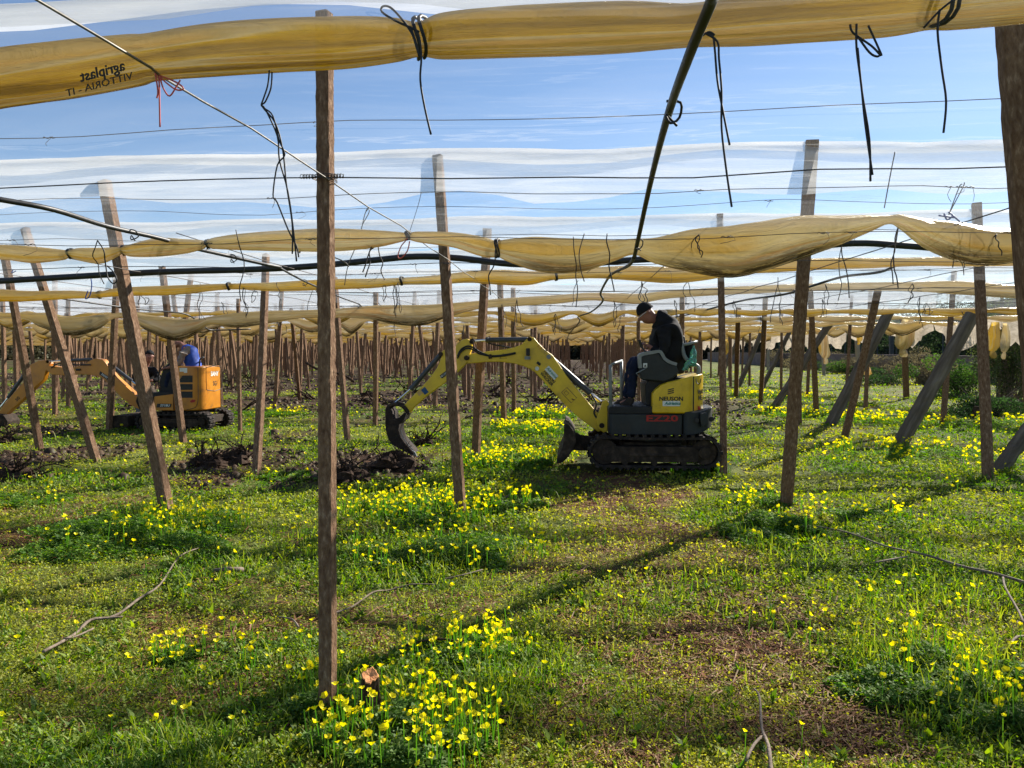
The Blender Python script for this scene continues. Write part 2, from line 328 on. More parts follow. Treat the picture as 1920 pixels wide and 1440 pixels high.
def tube_obj(name, pts, r, mat, parent=None, n=8, sm=6):
    if sm: pts = smooth_path(pts, sm)
    if hasattr(r, '__len__'):
        rr = np.interp(np.linspace(0, 1, len(pts)), np.linspace(0, 1, len(r)), r)
    else: rr = r
    return MB().tube(pts, rr, n).build(name, mat, parent, smooth=True, fix=False)
def text_mesh(body, size, mat, parent, origin, xdir, zdir, name='lettering', ext=.0015, mirror=False, bold=.0, sx=1.0, shear=0):
    cu = bpy.data.curves.new('txt', 'FONT'); cu.body = body; cu.size = size; cu.extrude = ext; cu.offset = bold; cu.shear = shear
    cu.align_x = 'CENTER'; cu.align_y = 'CENTER'; cu.resolution_u = 2
    to = bpy.data.objects.new('txt', cu); C.objects.link(to)
    dg = bpy.context.evaluated_depsgraph_get(); me = bpy.data.meshes.new_from_object(to.evaluated_get(dg)); bpy.data.objects.remove(to)
    X = Vector(xdir).normalized(); Z = Vector(zdir).normalized(); Nn = X.cross(Z)
    o0 = Vector(origin); pw = parent_world(parent) if parent is not None else Vector((0, 0, 0))
    for v in me.vertices:
        c = v.co.copy(); x = -c.x if mirror else c.x
        v.co = o0 + X * x * sx + Z * c.y + Nn * c.z - pw
    me.materials.clear(); me.materials.append(mat); me.name = name
    o = bpy.data.objects.new(name, me); C.objects.link(o); o.parent = parent
    return o
# ================= GROUND =================
def patch(px, py, rx, ry, w=1.0):
    c = G(px, py); a = G(px, max(py - ry, 668)); b = G(px, py + ry)
    return (c.x, (a.y + b.y) / 2, rx * c.y / FPX, abs(a.y - b.y) / 2, w)
SOIL = [patch(*p) for p in [(650, 885, 120, 32, 1.1), (50, 862, 75, 26, 1.0), (205, 850, 50, 14, .8), (420, 868, 120, 24, .9), (20, 900, 60, 14, .7), (400, 905, 60, 14, .6),
        (1070, 700, 130, 24, .9), (860, 742, 120, 18, .8), (1225, 745, 60, 20, .6), (700, 700, 160, 22, .7), (90, 810, 120, 14, .8), (1000, 705, 120, 20, .8), (560, 820, 50, 14, .6)]]
LIT = [patch(*p) for p in [(1180, 925, 150, 34, 1), (1240, 1000, 130, 40, .7), (1390, 1170, 190, 60, 1), (1280, 1240, 120, 40, .7), (1120, 1060, 110, 60, .5), (1560, 1390, 170, 60, .8), (1060, 1330, 90, 60, .6),
       (60, 1000, 110, 36, 1.0), (390, 905, 70, 22, .8), (1080, 1180, 100, 50, .4), (1450, 1260, 120, 50, .8), (1330, 1060, 100, 40, .6), (180, 955, 100, 20, .5), (560, 1000, 50, 20, .3), (1210, 1400, 120, 50, .6)]]
LUSH = [patch(*p) for p in [(250, 1005, 150, 50, 1), (840, 930, 170, 60, 1), (960, 860, 110, 60, 1), (980, 790, 70, 40, .8), (740, 1040, 200, 70, .8), (1440, 1000, 110, 50, 1), (760, 1340, 200, 130, 1), (1800, 1300, 170, 120, 1), (1310, 880, 60, 24, 1),
        (500, 1300, 150, 100, .6), (330, 800, 160, 14, .7), (1600, 860, 150, 60, .6), (1750, 800, 150, 50, .6), (200, 900, 140, 20, .7), (870, 1000, 150, 40, .8), (900, 1230, 120, 50, .6), (1800, 980, 150, 60, .4)]]
def field(P, x, y):
    r = np.zeros(np.shape(x))
    wx = (vn(x * 1.7, y * 1.7, 3) - .5) * .9; wy = (vn(x * 1.7, y * 1.7, 5) - .5) * .9
    for cx, cy, rx, ry, w in P:
        q = ((x + wx * min(rx, 1) - cx) / rx) ** 2 + ((y + wy * min(ry, 1) - cy) / ry) ** 2
        r = np.maximum(r, w * np.clip(1.5 - q, 0, 1))
    return r
def soil_f(x, y):
    f = field(SOIL, x, y)
    far = np.clip((y - 15.5) / 6, 0, 1) * np.clip((6.0 - x) / 2, 0, 1)
    n = fbm(x * .45, y * .3, 11)
    f = np.maximum(f, far * np.clip((n - .36) * 7, 0, 1))
    return np.clip(f * 1.0 + (fbm(x * 2.2, y * 2.2, 21) - .5) * .9 * (f > .02), 0, 1)
def lit_f(x, y):
    f = field(LIT, x, y)
    n = np.clip((fbm(x * .9, y * .9, 31) - .53) * 6, 0, .8)
    aisle = np.exp(-((x - .75) / 1.1) ** 2) * .35
    f = np.maximum(f * .85, n * .35 + aisle * np.clip((fbm(x * 1.5, y * 1.5, 34) - .4) * 4, 0, 1))
    return np.clip(f + (fbm(x * 3.5, y * 3.5, 33) - .5) * 1.1 * (f > .02), 0, 1)
def lush_f(x, y):
    f = field(LUSH, x, y)
    return np.clip(np.maximum(f, np.clip((fbm(x * .8, y * .8, 41) - .52) * 5, 0, .7) * (x < 30)), 0, 1)
def H(x, y):
    x = np.asarray(x, float); y = np.asarray(y, float)
    s = soil_f(x, y)
    h = (fbm(x * .5, y * .5, 51) - .5) * .10 + (fbm(x * 2.5, y * 2.5, 52) - .5) * .045 + (fbm(x * 11, y * 11, 53) - .5) * .02 * (1 + 1.6 * s)
    h += s * (fbm(x * 4, y * 4, 54) - .35) * .16
    return h
def hz(x, y): return float(H(np.array([x]), np.array([y]))[0])
def GP(px, py):
    p = G(px, py); return Vector((p.x, p.y, hz(p.x, p.y)))

def axis(a, b, s0, grow):
    out = [0.0]; s = s0
    while out[-1] < b: out.append(out[-1] + s); s *= grow
    return out
ys = [-6, -3, 0, 1.5]; s = .03
while ys[-1] < 400: ys.append(ys[-1] + s); s = max(.03, (ys[-1]) * .0105) if ys[-1] < 40 else ys[-1] * .04
ys = np.array(ys)
xc = []; x = 0.0; s = .035
while x < 6: xc.append(x); x += .045
while x < 300: xc.append(x); x += max(.045, (x - 5) * .035 + .05)
xs = np.array([-q for q in xc[:0:-1]] + xc)
XX, YY = np.meshgrid(xs, ys); ZZ = H(XX, YY)
so = soil_f(XX, YY)[..., None]; li = lit_f(XX, YY)[..., None]; lu = lush_f(XX, YY)[..., None]
base = np.array([.11, .125, .03]) * (.8 + .5 * fbm(XX * 3, YY * 3, 61))[..., None]
colg = base * (1 - li) + np.array([.15, .075, .042]) * li
colg = colg * (1 - lu) + np.array([.03, .055, .01]) * lu
colg = colg * (1 - so) + np.array([.05, .03, .02]) * so
nx, ny = len(xs), len(ys)
idx = np.arange(nx * ny).reshape(ny, nx)
Fg = np.stack([idx[:-1, :-1], idx[:-1, 1:], idx[1:, 1:], idx[1:, :-1]], -1).reshape(-1, 4)
gr = pymesh('ground', np.stack([XX, YY, ZZ], -1).reshape(-1, 3), Fg, ground_m, smooth=True, col=colg.reshape(-1, 3))
tag(gr, 'field soil between the post rows, patchy green with bare brown earth', kind='structure')

# ---------------- bulk instancing into one mesh ----------------
def rotmats(yaw, pitch, roll):
    cy, sy = np.cos(yaw), np.sin(yaw); cp, sp = np.cos(pitch), np.sin(pitch); cr, sr = np.cos(roll), np.sin(roll)
    M = np.empty((len(yaw), 3, 3))
    M[:, 0, 0] = cy * cr - sy * sp * sr; M[:, 0, 1] = -sy * cp; M[:, 0, 2] = cy * sr + sy * sp * cr
    M[:, 1, 0] = sy * cr + cy * sp * sr; M[:, 1, 1] = cy * cp; M[:, 1, 2] = sy * sr - cy * sp * cr
    M[:, 2, 0] = -cp * sr; M[:, 2, 1] = sp; M[:, 2, 2] = cp * cr
    return M
def bulk(tv, tf, pos, M, sc, col):
    tv = np.asarray(tv, float); tf = np.asarray(tf, int); n = len(pos); k = len(tv)
    sc = np.asarray(sc)
    s = sc[:, None, None] if sc.ndim == 1 else sc[:, None, :]
    V = np.einsum('nij,nkj->nki', M, tv[None] * s) + pos[:, None, :]
    F = tf[None] + (np.arange(n) * k)[:, None, None]
    cc = np.repeat(col[:, None, :], k, 1)
    return V.reshape(-1, 3), F.reshape(-1, tf.shape[1]), cc.reshape(-1, 3)
def merge(L):
    Vs, Fs, Cs = [], [], []; n = 0
    for V, F, c in L: Vs.append(V); Fs.append(F + n); Cs.append(c); n += len(V)
    return np.concatenate(Vs), np.concatenate(Fs), np.concatenate(Cs)
LEAF_T = ([(0, 0, 0), (.38, .5, .08), (0, 1, 0), (-.38, .5, .08)], [(0, 1, 2, 3)])
def trefoil():
    v = []; f = []
    for k in range(3):
        a = 2 * math.pi * k / 3; ca, sa = math.cos(a), math.sin(a)
        for x, y, z in ((0, 0, 0), (.45, .75, .06), (0, .85, .14), (-.45, .75, .06)):
            v.append((x * ca - y * sa, x * sa + y * ca, z))
        f.append(tuple(range(k * 4, k * 4 + 4)))
    return v, f
TREF_T = trefoil()
BLADE_T = ([(-.5, 0, 0), (.5, 0, 0), (.42, .06, .45), (-.42, .06, .45), (.22, .26, .85), (-.22, .26, .85), (.02, .5, 1.05), (-.02, .5, 1.05)], [(0, 1, 2, 3), (3, 2, 4, 5), (5, 4, 6, 7)])
def flower_t():
    v = []; f = []
    for k in range(5):
        a = 2 * math.pi * k / 5; ca, sa = math.cos(a), math.sin(a)
        for x, y, z in ((0, .04, -.35), (.3, .42, .05), (0, .62, .12), (-.3, .42, .05)):
            v.append((x * ca - y * sa, x * sa + y * ca, z))
        f.append(tuple(range(k * 4, k * 4 + 4)))
    return v, f
FLOW_T = flower_t()
STALK_T = ([(-.5, 0, 0), (.5, 0, 0), (.5, 0, 1), (-.5, 0, 1)], [(0, 1, 2, 3)])
STICK_T = ([(-.5, -.5, 0), (.5, -.5, 0), (.5, .5, .02), (-.5, .5, .02)], [(0, 1, 2, 3)])
def scatter(n, y0, y1, margin=2.0, p=1.0):
    """ground points, thinning with distance; wide enough for a viewpoint a few steps aside"""
    u = rng.random(n)
    y = 1.0 / (1 / y0 + (1 / y1 - 1 / y0) * u) if p == 1 else y0 + (y1 - y0) * u
    xl = -.80 * y - margin; xr = .66 * y + margin
    x = xl + (xr - xl) * rng.random(n); return x, y
def U(n, a, b): return a + (b - a) * rng.random(n)
def mixc(a, b, t): return np.asarray(a)[None] * (1 - t[:, None]) + np.asarray(b)[None] * t[:, None]
def clutter_free(x, y):          # keep plants out from under the tracks
    ex = (x > .1) & (x < 2.3) & (y > 9.75) & (y < 11.0)
    return ~ex

# carpet of low weeds
parts = []
nC = 84000
x, y = scatter(nC, 2.3, 60)
ch = np.repeat(U(nC, 0, 1) ** 2, 8); ct = np.repeat(U(nC, -.3, .3), 8); sp_ = .011 + .0032 * np.repeat(y, 8)
x = np.repeat(x, 8); y = np.repeat(y, 8); n = len(x)
ox_ = rng.normal(0, 1, n); oy_ = rng.normal(0, 1, n); cr_ = np.hypot(ox_, oy_); x = x + ox_ * sp_; y = y + oy_ * sp_
so_ = soil_f(x, y); li_ = lit_f(x, y); lu_ = lush_f(x, y)
keep = (rng.random(n) < (1 - .95 * so_) * (1 - .6 * li_)) & clutter_free(x, y)
x, y, so_, li_, lu_ = x[keep], y[keep], so_[keep], li_[keep], lu_[keep]; n = len(x); ch, ct, cr_ = ch[keep], ct[keep], cr_[keep]
size = (.0095 + .0019 * y) * U(n, .6, 1.35) * (1 + .35 * lu_) * np.where(y < 6, .8, 1)
tone = np.clip(fbm(x * 1.1, y * 1.1, 71) * 1.6 - .3 + ct + U(n, -.1, .1) - .35 * lu_ + .5 * li_, 0, 1)
c = mixc((.088, .185, .012), (.39, .38, .06), tone) * U(n, .6, 1.35)[:, None]
hgt = (ch * .8 + .15 * U(n, 0, 1)) * np.clip(1.15 - .4 * cr_, .1, 1) * (.055 + .045 * lu_ + .0015 * y)
pos = np.stack([x, y, H(x, y) + hgt], -1)
parts.append(bulk(*LEAF_T, pos, rotmats(U(n, 0, 6.28), U(n, -.3, 1.1), U(n, -.8, .8)), size, c))
o = pymesh('weed_carpet', *merge(parts)[:2], leaf_m, col=merge(parts)[2]); tag(o, 'low olive green weeds and clover carpeting the ground', kind='stuff')
# grass blades
n = 150000
x, y = scatter(n, 2.3, 40)
so_ = soil_f(x, y); li_ = lit_f(x, y); lu_ = lush_f(x, y)
tuft = np.clip((fbm(x * 2.6, y * 2.6, 81) - .5) * 7, 0, 1)
keep = (rng.random(n) < (1 - .95 * so_) * (1 - .8 * li_) * (.05 + .26 * tuft + .3 * lu_)) & clutter_free(x, y)
x, y, lu_, tuft = x[keep], y[keep], lu_[keep], tuft[keep]; n = len(x)
L_ = U(n, .03, .08) * (1 + .7 * tuft * lu_ + .35 * lu_) * np.where(rng.random(n) < .06, 1.7, 1)
wd = (.0035 + .0009 * y) * U(n, .7, 1.4)
c = mixc((.07, .155, .016), (.30, .33, .055), U(n, 0, 1) ** 1.2) * U(n, .7, 1.3)[:, None]
pos = np.stack([x, y, H(x, y) - .005], -1)
V, F, cc = bulk(*BLADE_T, pos, rotmats(U(n, 0, 6.28), U(n, -.35, .35), U(n, -.35, .35)), np.stack([wd, L_, L_], -1), c)
o = pymesh('grass', V, F, leaf_m, col=cc); tag(o, 'loose green grass blades and tufts over the field', kind='stuff')
# dry litter: straw, stalks, prunings
n = 190000
x, y = scatter(n, 2.3, 40)
li_ = lit_f(x, y); so_ = soil_f(x, y)
keep = (rng.random(n) < .05 + .85 * np.maximum(li_, .5 * so_)) & clutter_free(x, y)
x, y = x[keep], y[keep]; so_ = so_[keep]; n = len(x)
L_ = U(n, .025, .1) * (1 + .06 * y); wd = (.0022 + .0007 * y) * U(n, .6, 1.5)
t = U(n, 0, 1)
c = mixc((.14, .05, .028), (.30, .16, .08), t ** 1.8) * U(n, .6, 1.25)[:, None] * (1 - .5 * so_)[:, None]
pos = np.stack([x, y, H(x, y) + U(n, .003, .03)], -1)
V, F, cc = bulk(*STICK_T, pos, rotmats(U(n, 0, 6.28), U(n, -.3, .3), U(n, -.6, .6)), np.stack([wd, L_, L_], -1), c)
o = pymesh('dry_litter', V, F, litter_m, col=cc); tag(o, 'reddish brown dry stalks and straw strewn on the bare patches', kind='stuff')
# soil clods
n = 26000
x, y = scatter(n, 6, 45); so_ = soil_f(x, y)
keep = (rng.random(n) < np.clip(so_ * 1.2 - .1, 0, 1)) & clutter_free(x, y); x, y = x[keep], y[keep]; n = len(x)
CL = ([(-.5, -.5, 0), (.5, -.4, 0), (.45, .5, 0), (-.5, .45, 0), (-.3, -.25, .5), (.3, -.3, .42), (.2, .3, .55), (-.3, .3, .4)], [(0, 1, 5, 4), (1, 2, 6, 5), (2, 3, 7, 6), (3, 0, 4, 7), (4, 5, 6, 7)])
sz = U(n, .02, .06) + .003 * y * U(n, .4, 1) + np.where(rng.random(n) < .05, .07, 0)
c = mixc((.035, .02, .014), (.09, .055, .037), U(n, 0, 1))
V, F, cc = bulk(*CL, np.stack([x, y, H(x, y) - .008], -1), rotmats(U(n, 0, 6.28), U(n, -.4, .4), U(n, -.4, .4)), sz, c)
o = pymesh('soil_clods', V, F, litter_m, col=cc); tag(o, 'dark crumbly clods of freshly dug earth', kind='stuff')

# ================= wood-sorrel clumps with yellow flowers =================
def petals(P, sz, nrm=None):
    n = len(P)
    c = mixc((.8, .66, .002), (.9, .82, .01), U(n, 0, 1))
    M = rotmats(U(n, 0, 6.28), U(n, -1.1, .5), U(n, -.8, .8))
    return bulk(*FLOW_T, P, M, sz, c)
def clump(px, py, rx, h, nleaf, nfl, label, ry=None, tall=.1, cols=((.045, .125, .013), (.15, .25, .03))):
    b = GP(px, py); ry = ry or rx * .8
    e = empty('flowering_clump', b, label, 'wildflower clump', 'clumps of wood sorrel in bloom')
    k = nleaf; a = U(k, 0, 6.28); r = np.sqrt(rng.random(k)) ; r0_ = .5 + .95 * vn(np.cos(a) * 2.2 + px, np.sin(a) * 2.2 + py, 93); r = r * r0_
    lx = b.x + rx * r * np.cos(a); ly = b.y + ry * r * np.sin(a)
    dome = .8 * h * np.sqrt(np.clip(1 - (r / r0_) ** 2, 0, 1)) * (.35 + 1.3 * vn(lx * 6, ly * 6, 91))
    lz = H(lx, ly) + dome * U(k, .1, 1.0)
    sz = (.0155 + .0011 * b.y) * U(k, .65, 1.3)
    c = mixc(cols[0], cols[1], U(k, 0, 1)) * U(k, .7, 1.3)[:, None]
    V1 = bulk(*TREF_T, np.stack([lx, ly, lz], -1), rotmats(U(k, 0, 6.28), U(k, -.5, .7), U(k, -.5, .5)), sz, c)
    if nfl:
        m = nfl; nc = max(3, m // 5); ca = U(nc, 0, 6.28); cr = np.sqrt(rng.random(nc)) * 1.05
        w = rng.integers(0, nc, m)
        fx = b.x + rx * cr[w] * np.cos(ca[w]) + rng.normal(0, .035 + .004 * b.y, m); fy = b.y + ry * cr[w] * np.sin(ca[w]) + rng.normal(0, .035, m)
        fz = H(fx, fy) + h * .6 + U(m, .0, tall * 1.5)
        st = np.stack([fx, fy, fz], -1)
        bs = np.stack([fx, fy, H(fx, fy)], -1); wd = np.full(m, .003 + .0005 * b.y)
        S = bulk(*STALK_T, bs, rotmats(U(m, -.5, .5), U(m, -.12, .12), U(m, -.12, .12)), np.stack([wd, wd, fz - bs[:, 2]], -1), mixc((.05, .14, .02), (.1, .2, .03), U(m, 0, 1)))
        V1 = merge([V1, S])
        P = petals(st, (.017 + .0022 * b.y) * U(m, .7, 1.25))
        pymesh('blossoms', P[0], P[1], petal_m, e, col=P[2])
    pymesh('foliage', V1[0], V1[1], leaf_m, e, col=V1[2])
    return e
CL_ = [
 (250, 1010, .85, .17, 9000, 42, 'dark green flowering clump at the foot of the leaning post on the left'),
 (370, 985, .45, .1, 2500, 40, 'small bright flower clump just right of the left leaning post foot'),
 (760, 1395, .34, .15, 5000, 120, 'dense yellow flower clump in front of the cut vine stump'),
 (640, 1330, .20, .12, 2500, 10, 'green clump wrapping the foot of the tall middle post'),
 (870, 1225, .30, .08, 1800, 75, 'sunlit flower clump beyond the cut stump, crossed by a dark twig'),
 (340, 1225, .16, .05, 500, 24, 'lone tight bunch of yellow flowers in open grass at lower left'),
 (440, 1225, .32, .05, 600, 9, 'sparse flowers standing in tall grass left of the tall middle post'),
 (1800, 1300, .48, .17, 7000, 36, 'large dark leafy clump with few flowers at lower right'),
 (1900, 1350, .3, .14, 2600, 5, 'leafy clump at the right edge of the field foreground'),
 (1440, 1000, .55, .17, 6000, 10, 'dark green clump at the foot of the thick dark leaning post'),
 (1430, 945, .35, .1, 1500, 32, 'bright flowers just behind the foot of the thick dark post'),
 (1610, 970, .5, .07, 1200, 26, 'low flower patch in open grass right of the thick dark post'),
 (800, 965, .7, .14, 5000, 95, 'broad yellow flower drift left of the post standing before the boom'),
 (900, 950, .55, .14, 4000, 75, 'yellow flower drift right of the post standing before the boom'),
 (950, 870, .8, .14, 4500, 120, 'flower drift below the raised boom, left of the machine blade'),
 (985, 810, .8, .16, 3500, 110, 'tall mass of flowers directly under the bend of the boom'),
 (1010, 780, .9, .16, 2500, 60, 'far end of the flower mass under the boom, beside brown soil'),
 (880, 1040, .6, .12, 3000, 34, 'scattered flowers in deep green grass before the middle posts'),
 (720, 1050, .5, .09, 2500, 14, 'leafy clump with few flowers just right of the tall middle post'),
 (1310, 885, .45, .22, 4500, 16, 'leafy clump against the rear of the yellow machine tracks'),
 (330, 795, .9, .12, 2500, 46, 'flowers growing along the tracks of the orange machine'),
 (500, 780, .9, .1, 1500, 20, 'thin flower patch right of the orange machine'),
 (1520, 780, 1.3, .14, 2500, 90, 'flower patch between the leaning struts and the yellow machine'),
 (1750, 860, 1.4, .14, 3500, 110, 'wide yellow patch at the foot of the big grey strut'),
 (1880, 800, 1.5, .14, 3000, 90, 'yellow patch beyond the right hand post, near the black stub'),
 (1650, 790, 1.2, .12, 2000, 70, 'yellow patch between the second and third struts'),
 (30, 940, .6, .1, 1500, 16, 'small flower patch at the left edge near bare soil'),
 (560, 900, .5, .08, 1200, 8, 'few flowers beside the dug soil left of the middle'),
 (1440, 745, 1.6, .14, 1500, 60, 'far flower patch near the row of struts'),
]
for (px, py, rx, h, nl, nf, lab) in CL_: clump(px, py, rx, h, nl, int(nf * 1.6), lab)
# loose blossoms
n = 4600
x, y = scatter(n, 2.8, 32, 1.0)
pr = .012 + .26 * lush_f(x, y) * (1 - soil_f(x, y)) + .45 * ((x > 3.3) & (y > 8.5) & (y < 26)) * np.clip((fbm(x * .5, y * .5, 95) - .4) * 5, 0, 1) + .35 * ((x > -2.6) & (x < .4) & (y > 6) & (y < 20)) + .16 * ((x < -3.4) & (y > 8))
keep = (rng.random(n) < pr) & (soil_f(x, y) < .5); x, y = x[keep], y[keep]; n = len(x)
hh = U(n, .05, .17); z0 = H(x, y); st = np.stack([x, y, z0 + hh], -1)
P = petals(st, (.016 + .0022 * y) * U(n, .7, 1.25)); wd = .002 + .0005 * y
S = bulk(*STALK_T, np.stack([x, y, z0], -1), rotmats(U(n, -.5, .5), U(n, -.05, .05), U(n, -.05, .05)), np.stack([wd, wd, hh], -1), mixc((.05, .14, .02), (.1, .2, .03), U(n, 0, 1)))
V, F, cc = merge([P, S]); o = pymesh('wildflowers', V, F, petal_m, col=cc); tag(o, 'single yellow blossoms dotted through the grass', kind='stuff')
# taller mixed weeds: rosettes with longer leaves, breaking up the low carpet
nR = 9000
x, y = scatter(nR, 2.4, 24)
pk = (rng.random(nR) < np.clip(.15 + .9 * lush_f(x, y) + .6 * (fbm(x * 1.6, y * 1.6, 141) - .42), 0, 1) * (1 - soil_f(x, y)) * (1 - .6 * lit_f(x, y))) & clutter_free(x, y)
x, y = x[pk], y[pk]; nR = len(x)
q = 9; X9 = np.repeat(x, q); Y9 = np.repeat(y, q); n = len(X9)
sz = np.repeat(U(nR, .022, .055) + .0012 * y, q) * U(n, .6, 1.2)
c = mixc((.055, .13, .014), (.22, .29, .04), np.repeat(U(nR, 0, 1), q)) * U(n, .7, 1.3)[:, None]
WL = ([(0, 0, 0), (.16, .35, .10), (.12, .75, .12), (0, 1, .02), (-.12, .75, .12), (-.16, .35, .10)], [(0, 1, 2, 5), (5, 2, 3, 4)])
WL = ([(0, 0, 0), (.2, .4, .1), (0, 1, .05), (-.2, .4, .1)], [(0, 1, 2, 3)])
V, F, cc = bulk(*WL, np.stack([X9, Y9, H(X9, Y9) + U(n, 0, .03)], -1), rotmats(U(n, 0, 6.28), U(n, .15, 1.2), U(n, -.3, .3)), sz, c)
o = pymesh('weeds_undergrowth', V, F, leaf_m, col=cc); tag(o, 'leafy green weed rosettes scattered through the low carpet', kind='stuff')
# ================= POSTS =================
ORD = ['first', 'second', 'third', 'fourth', 'fifth', 'sixth', 'seventh', 'eighth', 'ninth', 'tenth', 'eleventh', 'twelfth', 'thirteenth', 'fourteenth', 'fifteenth', 'sixteenth', 'seventeenth', 'eighteenth', 'nineteenth', 'twentieth']
ROWY = [-0.9, 3.14, 7.15, 10.3, 13.4] + [13.4 + 3.3 * k for k in range(1, 34)]
def ridge_z(k): return [3.1, 3.1, 3.5, 3.42, 3.4][k] if k < 5 else 3.38 + .05 * math.sin(k * 1.7)
def post_mesh(name, w, d, h, seed, seg=26, mat=None, jit=.0022, rounded=False):
    r = np.random.default_rng(seed); V = []; F = []
    prof = [(-1, -.8), (-.8, -1), (.8, -1), (1, -.8), (1, .8), (.8, 1), (-.8, 1), (-1, .8)] if not rounded else [(math.cos(a), math.sin(a)) for a in np.arange(12) * math.pi / 6]
    n = len(prof); jc = r.normal(0, jit, (n,)); bx = r.normal(0, .004); ph = r.random() * 6
    for i in range(seg + 1):
        t = i / seg; z = t * h; tp = 1.03 - .08 * t
        ox = bx * math.sin(t * 3.1 + ph) * 2.5
        for k, (a, b) in enumerate(prof):
            q = r.normal(0, jit)
            V.append((a * w / 2 * tp + q + jc[k] + ox, b * d / 2 * tp + r.normal(0, jit), z))
    for i in range(seg):
        for k in range(n): F.append((i * n + k, i * n + (k + 1) % n, (i + 1) * n + (k + 1) % n, (i + 1) * n + k))
    F.append(tuple(range(n - 1, -1, -1))); F.append(tuple(seg * n + k for k in range(n)))
    me = bpy.data.meshes.new(name); me.from_pydata(V, [], F); me.materials.append(mat or post_m); return me
def stand(name, me, base, top, label, cat, group, spin=0.0, mh=None):
    o = bpy.data.objects.new(name, me); C.objects.link(o); b = Vector(base); t = Vector(top); d = t - b
    q = Vector((0, 0, 1)).rotation_difference(d.normalized())
    o.location = b; o.rotation_mode = 'QUATERNION'; o.rotation_quaternion = q @ Quaternion((0, 0, 1), spin)
    if mh: o.scale = (1, 1, d.length / mh)
    return tag(o, label, cat, group)
PG = 'posts holding up the nets'
occupied = []
def px_post(bx, by, tx, ty, wpx, label, row=None, mat=None, seg=60, spin=None, ry=None, ztop=None):
    b = G(bx, by); z0 = hz(b.x, b.y)
    Yt = ROWY[row] if row is not None else b.y
    if ry is not None: Yt = ry
    t = W(tx, ty, Yt)
    if ztop is not None:
        t = W(tx, ty, Yt); k = (ztop - b.z) / (t.z - b.z); t = Vector((b.x + (t.x - b.x) * k, b.y + (t.y - b.y) * k, ztop))
    b = Vector((b.x, b.y, z0 - .12)); w = wpx * (b.y + .05) / FPX
    me = post_mesh('vineyard_post', w * .8, w * .74, (t - b).length, int(bx * 7 + by), seg, mat, .0011)
    o = stand('vineyard_post', me, b, t, label, 'post', PG, (-.2 if spin is not None else random.uniform(-.4, -.1)))
    occupied.append((b.x, b.y)); return o
px_post(614, 1338, 608, 24, 34, 'nearest upright square post, its pale foot in oxalis left of the cut stump', 1, seg=90, spin=0)
px_post(2012, 1400, 1890, 22, 46, 'dark rough post cut by the right edge of the frame', ry=2.75, seg=60, spin=0)
px_post(317, 965, 196, 340, 27, 'leaning post standing in the dark green flowering clump on the left', 2, spin=0)
px_post(869, 968, 817, 292, 22, 'post standing in front of the yellow dipper arm', 2, spin=0)
px_post(1472, 945, 1524, 262, 26, 'thick dark post leaning right, right of the machine with a clump at its foot', 2, spin=0)
px_post(478, 897, 499, 478, 17, 'post between the tall middle post and the orange machine', 3)
px_post(893, 862, 912, 428, 17, 'slim post right behind the one before the dipper arm', 3)
px_post(1355, 893, 1352, 402, 16, 'dark post directly behind the counterweight of the yellow machine', 3)
px_post(1852, 900, 1833, 382, 22, 'post standing before the blue black corner post on the right', 3)
px_post(185, 865, 47, 428, 18, 'strongly leaning post left of the orange machine boom', 3)
px_post(75, 845, 8, 470, 15, 'leaning post at the far left beside bare dug soil', 3)
px_post(345, 830, 304, 500, 14, 'leaning post in front of the orange engine cover', 4, ry=12.6)
px_post(203, 808, 219, 520, 12, 'straight pale post before the orange boom', 4)
px_post(652, 828, 628, 520, 12, 'leaning post peeking out behind the tall middle post', 4)
px_post(702, 795, 706, 548, 10, 'thin upright post right of the tall middle post', 4, ry=15.5)
px_post(946, 803, 937, 520, 11, 'slim post seen through the gap under the yellow boom', 4, ry=14.0)
px_post(964, 775, 962, 540, 9, 'thinner post just right of the one under the yellow boom', 5, ry=17.5)
px_post(1580, 822, 1646, 545, 15, 'dark bare-topped post leaning right in front of the second strut', 4, ztop=2.75)
px_post(1531, 778, 1518, 520, 11, 'post directly behind the thick dark leaning post', 5, ry=17.5)
px_post(1425, 757, 1436, 560, 9, 'dark thin post beside the small grey struts', 5, ry=18)
px_post(1380, 745, 1385, 580, 9, 'dark thin post left of the small grey struts', 6, ry=20.5)
px_post(450, 810, 447, 560, 8, 'thin upright post right of the orange machine tracks', 4, ry=14.2)
px_post(563, 752, 545, 580, 7, 'thin far post between two brown leaning posts in the middle left', 6)
px_post(1281, 802, 1279, 545, 11, 'pale post rising behind the operator in black', 5, ry=15.4)
px_post(1198, 775, 1197, 575, 8, 'post just left of the operator in the black beanie', 6, ry=19)
px_post(1700, 748, 1693, 596, 11, 'pale boundary post with a film bundle tied round it', ry=24.5)

# regular grid beyond, with the columns 3.1 m apart
cand = []
for r in range(4, 34):
    Y = ROWY[r]
    for c in range(-24, 4):
        X = -1.25 + 3.12 * c
        if X > 8.5 or X < -.62 * Y - 5 or X > .6 * Y + 4: continue
        jx, jy = random.gauss(0, .16), random.gauss(0, .3)
        if any((X + jx - a) ** 2 + (Y + jy - b) ** 2 < 1.9 ** 2 for a, b in occupied): continue
        if -10.6 < X < -5.4 and 13.2 < Y + jy < 16.9: continue
        if r == 4 and X > -8: continue
        cand.append((X + jx, Y + jy, Y, r, c, 0))
        # many bays on the left have a second, slimmer stake
        if (X < -2 and random.random() < .8) or (X > 0 and r > 6 and random.random() < .5): cand.append((X + random.uniform(.7, 2.2), Y + jy + random.uniform(-1.4, 1.4), Y, r, c, 1))
cand.sort(key=lambda q: q[1])
lib = [post_mesh('vineyard_post', random.uniform(.085, .11), random.uniform(.08, .1), 3.3, 500 + i, 8) for i in range(8)]
